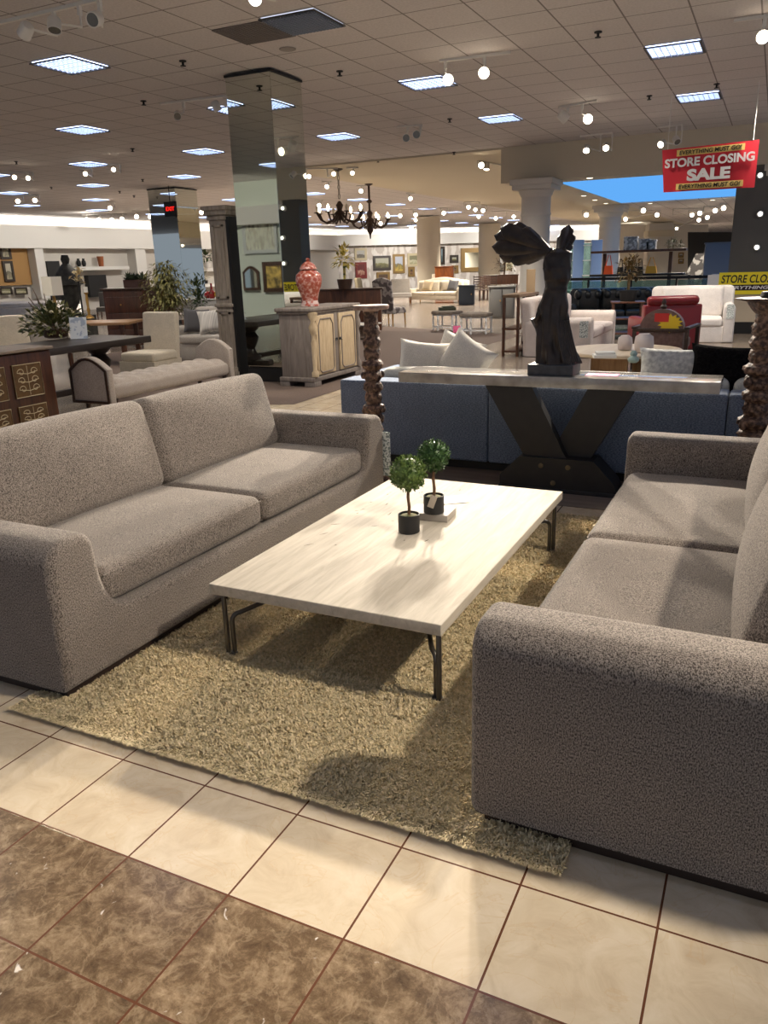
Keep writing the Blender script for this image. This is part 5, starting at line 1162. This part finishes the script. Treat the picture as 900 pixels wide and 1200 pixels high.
# dark frame side table left of the red armchair
p = az(737, 17.2); zt = hz(p, 737, 353).z; t = thing('wood_side_table', 'dark brown open side table between the blush sofa and red armchair', 'side table', (p.x, p.y, 0), .2)
for x in (-.28, .28):
    for y in (-.25, .25): mb = MB(); mb.rbox((x, y, zt/2-.01), (.05, .05, zt-.02), .005); mb.build('leg', M_walnut, t)
for z, nm in ((zt-.015, 'top'), (zt*.55, 'shelf'), (.12, 'shelf')): mb = MB(); mb.rbox((0, 0, z), (.66, .6, .03), .005); mb.build(nm, M_walnut, t)
bush('potted_plant', 'brownish green potted plant on the dark brown side table', 'plant', (p.x, p.y, zt+.002), .62, mat('rusty_green_leaf', (70, 66, 32), .6, c2=(112, 84, 46), scale=7.), 200, M_dark, .2, 21, .8, .55)
# black tufted sofa and bench behind
p = az(712, 19.3); gs = gsofa('black tufted leather sofa under the glass railing', (p.x-.75, p.y-.6, 0), .2, 2.0, .9, hz(p, 712, 338).z, .6, M_blacklea, 3, .2, False, M_dark)
mb = MB()
for k in range(8): mb.ell((.22+k*.22, .56, .80), (.1, .1, .12), 7)
mb.build('tufted_rolls', M_blacklea, gs, 60)
p = az(796, 20.2); t = thing('leather_bench', 'black leather bench right of the potted plant', 'bench', (p.x, p.y, 0), .25); zt = hz(p, 768, 346).z
mb = MB(); mb.rbox((0, 0, zt-.14), (1.1, .6, .26), .07, 3, 3); mb.build('seat', M_blacklea, t, 50)
for x in (-.45, .45): mb = MB(); mb.rbox((x, 0, (zt-.26)/2), (.07, .5, zt-.26), .008); mb.build('leg', M_dark, t)
# glass railing of the open well and handbag display behind
YR = 20.2
def rz_(px, py): return ypl(px, py, YR)
a, b = rz_(640, 328), rz_(850, 325)
t = thing('glass_railing', 'teal glass railing with black top rail behind the black sofas', 'railing', ((a.x+b.x)/2, YR, 0)); L = b.x-a.x
mb = MB(); mb.box((0, 0, a.z), (L, .08, .07)); mb.build('top_rail', M_dark, t)
for k in range(4): mb = MB(); mb.box((-L/2+L*(k+.5)/4, 0, a.z/2), (L/4-.04, .02, a.z-.12)); mb.build('glass_panel', M_glass, t)
for k in range(5): mb = MB(); mb.box((-L/2+.03+(L-.06)*k/4, 0, a.z/2), (.04, .05, a.z)); mb.build('post', M_dark, t)
YD = 21.4
def dz_(px, py): return ypl(px, py, YD)
a, b = dz_(694, 296), dz_(805, 292); m1, m2 = dz_(707, 320), dz_(784, 320); lo = dz_(700, 323)
t = thing('handbag_display', 'tall display rack of handbags with dark shelves beyond the glass railing', 'display rack', ((a.x+b.x)/2, YD, 0)); cx = (a.x+b.x)/2; L = b.x-a.x
mb = MB(); mb.rbox((0, 0, a.z), (L, .45, .06), .008); mb.build('top_shelf', M_walnut, t); mb = MB(); mb.rbox((0, 0, lo.z), (L, .45, .06), .008); mb.build('lower_shelf', M_dark, t)
for q in (m1, m2): mb = MB(); mb.rbox((q.x-cx, .1, a.z/2-.02), (.09, .09, a.z-.04), .008); mb.build('post', M_walnut, t)
def bag(label, px, yb, yt, m, w, strap=True, name='handbag'):
    q = dz_(px, yb); zt_b = dz_(px, yt).z; t_ = thing(name, label, 'handbag', (q.x, YD-.02, lo.z+.031)); h_ = zt_b-q.z
    mb = MB(); hb = h_*(.42 if strap else .8); mb.prism([(-w/2, 0), (w/2, 0), (w*.4, hb), (-w*.4, hb)], -.06, .06, lambda a, b, q: (a, q, b)); mb.build('body', m, t_)
    mb = MB(); mb.tube([(-w*.34, 0, hb*.95), (-w*.1, 0, h_*.93), (w*.1, 0, h_*.93), (w*.34, 0, hb*.95)], .012, 6); mb.build('strap', m, t_, 60)
bag('orange handbag on a long strap at the left of the display rack', 713, 321, 297, mat('orange_leather', (236, 92, 40), .4), .24)
for k, px in enumerate((727, 735, 743, 750)): bag(('black handbag in the row right of the orange one', 'second black handbag right of the orange one', 'third black handbag right of the orange one', 'fourth black handbag, beside the yellow one')[k], px, 321, 302, M_dark, .17)
bag('yellow handbag with long strap near the right post of the display rack', 763, 320, 300, mat('yellow_leather', (204, 150, 44), .4), .30)
for px, w, h, lb in ((739, .34, .34, 'patterned grey box on top of the display rack, left of three'), (755, .26, .26, 'patterned grey box on top of the display rack, middle one'), (763, .24, .24, 'patterned grey box on top of the display rack, right of three')):
    q = dz_(px, 294); t_ = thing('storage_box', lb, 'box', (q.x, YD, a.z+.031)); mb = MB(); mb.rbox((0, 0, h/2), (w, .3, h), .012); mb.build('body', mat('grey_pattern_card', (118, 112, 106), .7, c2=(176, 170, 162), scale=12., lo=.46, hi=.54), t_); mb = MB(); mb.rbox((0, 0, h-.02), (w+.015, .315, .05), .01); mb.build('lid', MATS['grey_pattern_card'], t_)
for px, lb in ((783, 'mossy ball plant on the display rack, left of three'), (789, 'mossy ball plant on the display rack, middle one'), (797, 'mossy ball plant on the display rack, right of three')):
    q = dz_(px, 292); bush('moss_ball', lb, 'plant', (q.x, YD-.05*(px == 789), a.z+.031), .2 if px != 789 else .26, mat('moss_brown', (92, 84, 54), .8, c2=(128, 118, 76), scale=9.), 60, None, .3, px, .8, .45)
# pale blue display towers
for px, lb in ((676, 'pale blue tall display tower, left of two behind the statue'), (697, 'pale blue tall display tower, right of two behind the statue')):
    p = az(px, 25); zt = hz(p, px, 281).z; t = thing('display_tower', lb, 'cabinet', (p.x, p.y, 0), .3)
    mb = MB(); mb.rbox((0, 0, zt/2), (.30, .32, zt-.01), .01); mb.build('blue_post', mat('powder_blue', (128, 152, 188), .5), t)
    mb = MB()
    mb.box((-.27, 0, zt/2-.03), (.22, .02, zt-.1)); mb.build('glass_side', M_glass, t)
    for k in range(5): mb = MB(); mb.rbox((-.27, 0, .3+k*(zt-.45)/4), (.24, .3, .025), .004); mb.build('shelf', M_trim, t)
box_piece('blue_grey_cabinet', 'blue grey cabinet block in front of the dark shop window at right', 'cabinet', 843, 30, 284, 1.1, .8, mat('slate_blue_paint', (84, 92, 106), .6), .1)
# wall parts of the shops beyond the well
def slabw(x0, y0, x1, y1, Y, th=.2, x2=None, x3=None):
    ps = [ypl(x0, y0, Y), ypl(x1, y0, Y), ypl(x1 if x2 is None else x2, y1, Y), ypl(x0 if x3 is None else x3, y1, Y)]; mb = MB(); mb.prism([(p_.x, p_.z) for p_ in ps], Y, Y+th, lambda a, b, q: (a, q, b)); return mb
struct('wall_shop', slabw(726, 263, 830, 338, 46), M_wallw); struct('wall_shopdark', slabw(806, 272, 870, 338, 40), M_dark)
t = thing('slanted_rack', 'slanted dark rack of framed cards in the dark shop window', 'display rack', ypl(825, 330, 38)); o_ = ypl(825, 330, 38); t.location = (o_.x, 38, 0)
mb = MB(); ps = [ypl(816, 297, 38), ypl(842, 297, 38), ypl(835, 322, 38), ypl(803, 322, 38)]; mb.prism([(p_.x-o_.x, p_.z) for p_ in ps], 0, .1, lambda a, b, q: (a, q, b)); mb.box((0, .2, .5), (1.2, .25, 1.0)); mb.build('rack', mat('rack_card', (60, 56, 54), .7, c2=(150, 146, 140), scale=2.4, lo=.5, hi=.53), t)
for q in (('tan framed print left of the slanted rack, upper', 795, 296, 801, 302), ('tan framed print left of the slanted rack, lower', 795, 303, 801, 309)):
    a, b = ypl(q[1], q[2], 45.9), ypl(q[3], q[4], 45.9); c = (a+b)/2; frame('framed_print', q[0], 'painting', (c.x, 45.95, c.z), 0, b.x-a.x, a.z-b.z, GF, P4, .06)
# spotlight reflections on the charcoal wall, modelled as small glowing lamps
for px, py, lb in ((891, 206, 'upper spotlight reflection built as a small lamp on the charcoal wall below the banner'), (891, 251, 'middle spotlight reflection built as a small lamp on the charcoal wall'), (887, 290, 'lower spotlight reflection built as a small lamp on the charcoal wall')):
    q = ypl(px, py, YB+.1); mb = MB(); mb.lathe([(.05, .002), (.07, .03), (.06, .09), (.03, .12)], 14, Rx(PI/2)); o = mb.build('spot_reflection', M_trim, None, 40, (q.x, YB+.099, q.z)); tag(o, lb, 'lamp'); mb = MB(); mb.lathe([(.045, .121), (.045, .126)], 12, Rx(PI/2)); mb.build('lens', emat('reflection_glow', (255, 250, 240), 4.), o)
# ---------------- signs
YS = 12.6
c4 = [ypl(776, 176, YS), ypl(890, 163.5, YS), ypl(884, 219.5, YS), ypl(777.5, 225.5, YS)]
ce = sum((Vector(q) for q in c4), Vector())/4
t = thing('hanging_banner', 'red store closing sale banner hanging at the upper right', 'sign', (ce.x, YS, ce.z))
M_red = mat('banner_red', (196, 30, 46), .55); M_wt = mat('banner_white', (226, 222, 220), .6); M_yl = mat('banner_yellow', (240, 206, 120), .6); M_bt = mat('banner_black', (22, 18, 18), .6)
nu, nv = 16, 8; mb = MB(); v = []; f = []
def bil(u, w): return Vector(c4[3])*(1-u)*(1-w)+Vector(c4[2])*u*(1-w)+Vector(c4[0])*(1-u)*w+Vector(c4[1])*u*w-ce
for s in (0, 1):
    for i in range(nu+1):
        for j in range(nv+1): q = bil(i/nu, j/nv); v.append((q.x, s*.006+.02*math.sin(i*.8)*(1-j/nv), q.z))
n1 = (nu+1)*(nv+1)
for i in range(nu):
    for j in range(nv): k = i*(nv+1)+j; f += [(k, k+nv+1, k+nv+2, k+1), (n1+k, n1+k+1, n1+k+nv+2, n1+k+nv+1)]
for i in range(nu): k = i*(nv+1); f += [(k, n1+k, n1+k+nv+1, k+nv+1), (k+nv, k+2*nv+1, n1+k+2*nv+1, n1+k+nv)]
for j in range(nv): f += [(j, j+1, n1+j+1, n1+j), (nu*(nv+1)+j, n1+nu*(nv+1)+j, n1+nu*(nv+1)+j+1, nu*(nv+1)+j+1)]
mb.add(v, f); mb.build('cloth', M_red, t, 60)
for u in (.06, .94):
    q = bil(u, 1); mb = MB(); mb.tube([(q.x, 0, q.z), (q.x, 0, CZ-ce.z-.002)], .006, 5); mb.build('hanging_wire', M_trim, t)
ex = (Vector(c4[1])-Vector(c4[0])).normalized(); slope = math.atan2(c4[1].z-c4[0].z, c4[1].x-c4[0].x)*.85+math.atan2(c4[2].z-c4[3].z, c4[2].x-c4[3].x)*.15
def btext(txt, u, w, size, m, width, yo, bold, shear=0.):
    tm = text_mb(txt, size, shear, bold); xs = [p_[0] for p_ in tm.v]; k = width/(max(xs)-min(xs)); ys = [p_[1] for p_ in tm.v]; k2 = size/(max(ys)-min(ys)); ym = (max(ys)+min(ys))/2; xm = (max(xs)+min(xs))/2
    q = bil(u, w); m2 = MB(); m2.add([((p_[0]-xm)*k, (p_[1]-ym)*k2, p_[2]) for p_ in tm.v], tm.f, Tr(q.x, yo, q.z) @ Ry(-sl(w)) @ Rx(PI/2)); return m2
def sl(w): a = bil(0, w); b = bil(1, w); return math.atan2(b.z-a.z, b.x-a.x)
BW = (c4[1]-c4[0]).length; BH = (c4[0]-c4[3]).length
for w in (.885, .105):
    q = bil(.51, w); mb = MB(); mb.box((0, 0, 0), (BW*.70, .012, BH*.145), Tr(q.x, -.022, q.z) @ Ry(-sl(w))); st = mb.build('yellow_strip', M_yl, t)
    btext('EVERYTHING MUST GO!', .51, w, BH*.10, M_bt, BW*.64, -.033, .0008, .1).build('lettering', M_bt, st, 0)
btext('STORE CLOSING', .5, .665, BH*.21, M_wt, BW*.93, -.026, .0045).build('store_closing_lettering', M_wt, t, 0)
btext('SALE', .5, .36, BH*.28, M_wt, BW*.45, -.026, .009).build('sale_lettering', M_wt, t, 0)
# yellow banner on the parapet
YP = YB-.22
a = ypl(830, 319, YP); b_ = ypl(842, 346, YP); xw = 2.6; z1 = ypl(870, 319, YP).z; z0 = ypl(870, 345, YP).z
t = thing('parapet_banner', 'yellow store closing banner on the tan parapet at the right edge', 'sign', (a.x, YP, 0))
mb = MB(); mb.box((.11, 0, (z0+z1)/2-.02), (.22, .012, z1-z0-.04)); mb.build('white_border', M_wt, t)
mb = MB(); mb.box((.22+xw/2, 0, (z0+z1)/2), (xw, .014, z1-z0)); mb.build('yellow_cloth', mat('banner_bright_yellow', (248, 226, 40), .6), t)
zs = z0+(z1-z0)*.31; mb = MB(); mb.box((.20+xw/2, -.004, zs), (xw, .014, (z1-z0)*.26)); mb.build('dark_strip', mat('banner_maroon', (40, 18, 20), .6), t)
def ptext(txt, x, z, size, m, width, yo, shear, bold):
    tm = text_mb(txt, size, shear, bold, .002, 'LEFT'); xs = [p_[0] for p_ in tm.v]; ys = [p_[1] for p_ in tm.v]; k = width/(max(xs)-min(xs)); k2 = size/(max(ys)-min(ys)); m2 = MB(); m2.add([((p_[0]-min(xs))*k, (p_[1]-(max(ys)+min(ys))/2)*k2, p_[2]) for p_ in tm.v], tm.f, Tr(x, yo, z) @ Rx(PI/2)); return m2
ptext('STORE CLOSING SALE', .27, z0+(z1-z0)*.70, (z1-z0)*.36, M_bt, 1.62, -.010, .12, .003).build('store_closing_lettering', M_bt, t, 0)
ptext('EVERYTHING MUST BE SOLD', .30, zs, (z1-z0)*.15, M_wt, 1.9, -.014, .2, .002).build('everything_lettering', M_wt, t, 0)

# ================================================================== CEILING FIXTURES
def troffer_proto():
    t = thing('ceiling_light', '', 'ceiling light')
    mb = MB(); s = .335
    for a, b, c, d in ((-s, -s, s, -s+.03), (-s, s-.03, s, s), (-s, -s+.03, -s+.03, s-.03), (s-.03, -s+.03, s, s-.03)): mb.box(((a+c)/2, (b+d)/2, -.006), (c-a, d-b, .012))
    mb.build('frame', mat('dark_frame', (60, 58, 58), .5), t)
    mb = MB(); mb.box((0, 0, .012), (.62, .62, .006)); d = mb.build('diffuser', E_troff, t)
    mb = MB()
    for k in range(-3, 4): mb.box((k*.077, 0, -.001), (.006, .61, .014))
    for k in range(-3, 4): mb.box((0, k*.077, -.002), (.61, .006, .012))
    mb.build('louver', mat('white_louver', (200, 206, 220), .4), t)
    return t
tp = troffer_proto()
LBL = {(-2, -1): 'square ceiling light nearest the top left corner of the photo', (0, 0): 'bluish ceiling light nearest the top right corner, above the red banner', (0, 1): 'middle one of three bluish ceiling lights in the row above the banner', (0, 2): 'bluish ceiling light just above the red banner', (-1, 0): 'bluish ceiling light beside the two bright spotlights', (-3, 0): 'ceiling light at the left edge of the tall mirrored column, partly hidden', (-1, 1): 'ceiling light just left of the two small lamps under the plaster beam', (-2, 1): 'ceiling light immediately right of the mirrored column', (-1, 2): 'ceiling light just before the beam over the stone column', (-2, 2): 'ceiling light right of and farther than the mirrored column'}
first = True
for i in range(-10, 3):
    for j in range(-3, 15):
        X, Y = .72+PX_*i, 9.92+PY_*j
        if (i, j) == (-1, -1): continue
        if Y > YB-.4 and X > -9.9: continue
        if X < -25 or (j < -1 and i < -6): continue
        lb = LBL.get((i, j)); grp = None if lb else 'rows of small ceiling lights'
        if j < -1: lb = None
        lb = lb or 'small square ceiling light in the rows along the store ceiling'
        if first: o = tp; o.location = (X, Y, CZ-.016); first = False; o['label'] = lb; 
        else: o = dup(tp, (X, Y, CZ-.016), 0, lb)
        if grp: o['group'] = grp
        elif 'group' in o: del o['group']
# unlit louvered fixture and dark return grille
t = thing('ceiling_louver', 'dim silver louvered ceiling fixture near the top above the mirrored column', 'ceiling light', (.72-PX_, 9.92-PY_, CZ-.016))
mb = MB(); s = .335
for a, b, c, d in ((-s, -s, s, -s+.02), (-s, s-.02, s, s), (-s, -s+.02, -s+.02, s-.02), (s-.02, -s+.02, s, s-.02)): mb.box(((a+c)/2, (b+d)/2, -.006), (c-a, d-b, .012))
mb.build('frame', mat('dark_frame', (60, 58, 58), .5), t)
mb = MB(); mb.box((0, 0, .012), (.63, .63, .004)); mb.build('diffuser', E_dim, t)
mb = MB()
for k in range(-7, 8): mb.box((k*.042, 0, -.008), (.004, .63, .03)); mb.box((0, k*.042, -.008), (.63, .004, .03))
mb.build('louver', mat('silver_louver', (150, 152, 156), .35, .8), t)
p = g(298, 38, CZ); mb = MB(); mb.box((0, 0, 0), (.66, .66, .012))
for k in range(16): mb.box((-.31+k*.041, 0, -.008), (.02, .62, .008))
o = mb.build('return_grille', mat('grey_grille', (112, 104, 100), .6), None, 30, (p.x, p.y, CZ-.008)); tag(o, 'dark grey return air grille left of the silver louvered fixture', 'vent')
# sprinklers
def sprinkler(px, py, lb, grp='black sprinkler heads'):
    p = g(px, py, CZ); mb = MB(); mb.lathe([(.045, 0), (.045, -.012), (.015, -.015), (.015, -.05), (.035, -.055), (.035, -.062)], 14)
    o = mb.build('sprinkler', M_dark, None, 40, (p.x, p.y, CZ-.001)); tag(o, lb, 'sprinkler', grp)
for q in ((168, 118), (155, 174), (701, 37), (398, 83), (761, 112), (527, 139), (443, 187), (19, 189), (60, 219), (167, 210), (140, 224), (214, 71), (532, 178), (157, 229), (840, 98)): sprinkler(q[0], q[1], 'small black sprinkler head on the ceiling tiles')
p = g(337, 57, CZ); mb = MB(); mb.lathe([(.10, 0), (.10, -.008), (.09, -.012)], 20); o = mb.build('smoke_sensor', mat('sensor_grey', (150, 142, 136), .6), None, 40, (p.x, p.y, CZ-.001)); tag(o, 'round flat grey disc on the ceiling right of the return grille', 'sensor')
# track heads: stem, can, glowing or dark lens
def track(label, ps, bar, mode='on', can=(.055, .13), drop=.22, grp=None, zc=None):
    """ps: list of (px,py,aim(dx,dy,dz), lit) lens pixels; bar: pixel ends of the track on the ceiling"""
    zc = zc or CZ
    a, b = g(*bar[0], zc-.02), g(*bar[1], zc-.02); c = (a+b)/2
    if zc == CZ and c.y > YB-.2 and c.x > -10.2: zc = CZ-.045; a, b = g(*bar[0], zc-.02), g(*bar[1], zc-.02); c = (a+b)/2
    t = thing('track_light', label, 'track light', (c.x, c.y, zc-.0155), 0, grp)
    mb = MB(); d = b-a; L = max(d.length, .3); ang = math.atan2(d.y, d.x)
    mb.box((0, 0, 0), (L, .036, .03), Rz(ang)); mb.build('track', M_trim, t)
    for px, py, aim, lit in ps:
        p = g(px, py, zc-.02-drop)-Vector((c.x, c.y, zc-.02)); av = Vector(aim).normalized()
        # stem from the track
        q = Vector((d.x, d.y)).normalized() if d.length > 1e-3 else Vector((1, 0)); s = max(-L/2, min(L/2, p.x*q.x+p.y*q.y)); foot = Vector((q.x*s, q.y*s, -.01))
        R = av.to_track_quat('Z', 'Y').to_matrix().to_4x4()
        cc = Vector(p)-av*can[1]*.5
        h = MB(); h.lathe([(can[0]*.72, -can[1]*.55), (can[0]*.95, -can[1]*.4), (can[0], can[1]*.5), (can[0]*.9, can[1]*.5), (can[0]*.8, can[1]*.36)], 18, Tr(*cc) @ R)
        ob = h.build('lamp_head', M_trim, t, 40)
        sm = MB(); sm.tube([foot, Vector((foot.x, foot.y, cc.z+.05)), cc+Vector((0, 0, .02))], .012, 6)
        sm.box((foot.x, foot.y, -.05), (.035, .035, .09)); sm.build('stem', M_trim, t, 40)
        le = MB(); le.lathe([(can[0]*.86, can[1]*.40), (can[0]*.86, can[1]*.43)], 16, Tr(*cc) @ R)
        le.build('lens', E_lens if lit else mat('unlit_lens', (120, 116, 108), .2, .4), ob)
    return t
CAMV = lambda px, py: (lambda d: (d.x, d.y, d.z))(-(ray(px, py).normalized()))
dn = (-.1, -.2, -1)
track('white track with three unlit lamp heads at the top left corner', [(28, 42, (-.8, .2, -.5), False), (64, 37, (.2, -.3, -.9), False), (108, 24, (.2, -.9, -.35), False)], ((-20, 32), (116, 0)), can=(.065, .12), drop=.3)
track('pair of brilliant spotlights on a track above the statue', [(525, 94, CAMV(525, 94), True), (567, 86, CAMV(567, 86), True)], ((515, 72), (598, 62)), can=(.075, .14), drop=.2)
track('brilliant spotlight cut off by the right photo edge', [(894, 44, CAMV(894, 44), True)], ((860, 25), (930, 15)), can=(.075, .14), drop=.2)
track('brilliant spotlight cut off by the top photo edge', [(299, -1, CAMV(299, 0), True)], ((270, -8), (330, -20)), can=(.065, .14), drop=.2)
track('track with one bright and one dark head right of the beam lights', [(689, 140, CAMV(689, 140), True), (664, 141, (.6, .4, -.6), False)], ((655, 126), (700, 118)), can=(.085, .16), drop=.22)
track('pair of grey lamp heads left of the mirrored column', [(208, 137, (.5, -.7, -.4), False), (256, 130, (.3, .3, -.9), False)], ((188, 122), (272, 112)), can=(.06, .13), drop=.24)
track('pair of unlit white lamp heads right of the mirrored column', [(476, 162, CAMV(476, 162), False), (488, 158, CAMV(488, 158), False)], ((465, 149), (495, 147)), can=(.075, .15), drop=.22)
track('two lamps angled down above the red banner, left of its corner', [(687, 177, (.1, -.7, -.6), True), (710, 174, (.2, -.8, -.5), True)], ((680, 160), (718, 156)), can=(.066, .14), drop=.42)
track('lamp and dark head right above the corner of the red banner', [(774, 170, (-.3, -.8, -.4), True), (794, 167, (.4, -.6, -.6), False)], ((770, 150), (800, 146)), can=(.066, .14), drop=.42)
track('two small lamps hung under the plaster beam', [(564, 194, CAMV(564, 194), True), (570, 199, (0, -.3, -1), True), (598, 205, (.2, -.2, -1), False)], ((560, 189), (602, 196)), can=(.075, .16), drop=.2)
far = [((17, 208), (33, 209)), ((21, 236), (41, 235)), ((100, 204),), ((133, 199),), ((129, 244),), ((101, 258), (116, 258)), ((131, 258), (143, 257)), ((160, 254), (176, 254)), ((362, 207), (391, 204)), ((383, 219),), ((413, 203),), ((374, 241),), ((423, 224),), ((481, 233),), ((469, 253), (487, 252)), ((487, 258), (520, 250)), ((549, 243), (557, 246)), ((566, 247), (561, 254)), ((581, 256), (602, 254)), ((482, 267),), ((229, 250), (236, 249)), ((446, 262),)]
for k, q in enumerate(far):
    xs = [p[0] for p in q]; ys = [p[1] for p in q]
    dd = 2.5*913/max(25, (318-sum(ys)/len(ys)+0)); s = min(.2, max(.08, dd*.0042))
    track('small glowing track lamp cluster hanging over the back of the store', [(x, y, CAMV(x, y), True) for x, y in q], ((min(xs)-5, min(ys)-6), (max(xs)+5, min(ys)-6.3)), can=(s*.62, s*1.3), drop=.25, grp='distant track lamps')
far2 = [((687, 252),), ((754, 247),), ((770, 252), (733, 257)), ((793, 268), (820, 250)), ((829, 255), (838, 247)), ((848, 244),), ((811, 252), (819, 258))]
for k, q in enumerate(far2):
    xs = [p[0] for p in q]; ys = [p[1] for p in q]
    track('small track lamp under the low ceiling beyond the skylight', [(x, y, CAMV(x, y), True) for x, y in q], ((min(xs)-4, min(ys)-5), (max(xs)+4, min(ys)-5)), can=(.08, .16), drop=.25, grp='lamps beyond the skylight', zc=ZB)
# little downlights in the plaster soffit round the skylight
for px, py in ((690, 207.5),):
    pass
for q in ((691, 208, ypl(691, 208, YB+.4)), (684, 229, None), (697, 234, None), (710, 238, None), (762, 238, None), (835, 234, None)):
    p = g(q[0], q[1], ZB); mb = MB(); mb.lathe([(.1, 0), (.1, -.012), (.085, -.012)], 16); o = mb.build('downlight', mat('downlight_trim', (210, 200, 186), .5), None, 40, (p.x, p.y, ZB-.001)); tag(o, 'small round downlight in the soffit round the skylight', 'downlight', 'soffit downlights')
    mb = MB(); mb.lathe([(.07, -.011), (.07, -.014)], 12); mb.build('lens', emat('downlight_glow', (255, 236, 205), 4.), o)

# ================================================================== LIGHT
def spot(loc, target, power, color, size=60, blend=.6, rad=.05, name='spot'):
    l = bpy.data.lights.new(name, 'SPOT'); l.energy = power; l.color = color; l.spot_size = math.radians(size); l.spot_blend = blend; l.shadow_soft_size = rad
    o = bpy.data.objects.new(name, l); COL.objects.link(o); o.location = loc
    o.rotation_euler = (Vector(target)-Vector(loc)).to_track_quat('-Z', 'Y').to_euler(); return o
WARM = (1, .89, .74)
for px, py, tg, pw in ((525, 93, (.4, .3, .0), 2500), (567, 85, (.8, .2, .0), 2500)):
    p = g(px, py, 3.85); spot((p.x+.03, p.y-.14, p.z-.02), tg, pw, WARM, 44, .5, .06, 'track_and_fill_lamp')
p = g(893, 43, 3.85); spot((p.x, p.y-.2, p.z), (-.2, .9, .2), 1500, WARM, 40, .5, .06, 'track_and_fill_lamp')
spot((4.5, .9, 4.03), (.2, .65, .1), 1450, WARM, 52, .7, .2, 'track_and_fill_lamp')
spot((-5.6, 2.1, 3.9), (1.2, -.7, .1), 560, WARM, 46, .7, .05, 'track_and_fill_lamp')
spot((-11.5, -.2, 3.7), (-11.8, -3, 1.8), 500, (1, .95, .86), 110, .8, .06, 'track_and_fill_lamp')  # added spot, brightens the wall that the mirrored column reflects
for a_ in (-14., -6., 2., 10.):
    d_, n_, L_ = wall_frame(WL1, WB1); m_ = (WL1+WB1)/2; spot((m_.x+d_.x*a_+n_.x*5, m_.y+d_.y*a_+n_.y*5, 3.8), (m_.x+d_.x*a_, m_.y+d_.y*a_, 1.6), 1000, (1, .95, .88), 120, .8, .1, 'track_and_fill_lamp')  # added washers without fixtures, brighten the wallpapered back wall
for y_ in (19, 24, 29, 35, 42):
    d_, n_, L_ = wall_frame(WL0, WL1); x_ = WL0.x+d_.x*(y_-WL0.y)/d_.y; spot((x_+4.5, y_, 3.8), (x_, y_, 1.8), 320, (1, .95, .88), 120, .8, .1, 'track_and_fill_lamp')  # more added washers, no fixtures, lift the left wall
# added fill spots without fixtures wash floor, furniture and walls
for x, y, pw, tg in ((-3.4, 5.5, 260, None), (-9.5, 7, 400, None), (-2, 6.5, 420, None), (-7, 9, 600, None), (-1, 12, 500, None), (-12, 9, 700, None), (-4, 13.5, 600, None), (-9, 15, 700, None), (-14, 15, 900, None), (-6, 20, 900, None), (-11, 23, 1200, None), (-17, 22, 1400, None), (-8, 30, 1600, None), (-15, 32, 1800, None), (-20, 36, 2400, None), (-12, 42, 2400, None), (-6, 48, 2600, None), (0, 23, 500, None), (1, 31, 500, None), (-1, 36, 600, None), (2, 42, 600, None), (-3, 38, 1500, None), (2, 12.5, 400, None)):
    zc = CZ-.25 if not (x > SKX and y > YB) else ZB-.1
    spot((x, y, zc), (x+.01, y+.01, 0), pw*((.42 if x < -5 else .6) if y < 18 else 1.5), (1, .92, .8), 150, .8, .1, 'track_and_fill_lamp')
p = g(367, 400, 1.0); spot((-1.2, 9.6, 3.8), (-3.4, 8.3, .5), 420, WARM, 36, .6, .06, 'track_and_fill_lamp')
for x in (-.9, 1.3): spot((x, 14.2, 3.8), (x+.6, 14.9, .6), 260, WARM, 60, .7, .06, 'track_and_fill_lamp')
w = bpy.data.worlds.new('w'); SC.world = w; w.use_nodes = True
w.node_tree.nodes['Background'].inputs[0].default_value = (.72, .82, 1, 1); w.node_tree.nodes['Background'].inputs[1].default_value = .40
SC.view_settings.view_transform = 'Standard'; SC.view_settings.look = 'None'; SC.view_settings.exposure = 0.12; SC.view_settings.gamma = 1.0
SC.view_settings.use_curve_mapping = False
SC.cycles.use_denoising = True
SC.cycles.max_bounces = 6; SC.cycles.diffuse_bounces = 3; SC.cycles.glossy_bounces = 4; SC.cycles.transmission_bounces = 4
SC.cycles.sample_clamp_indirect = 4.0
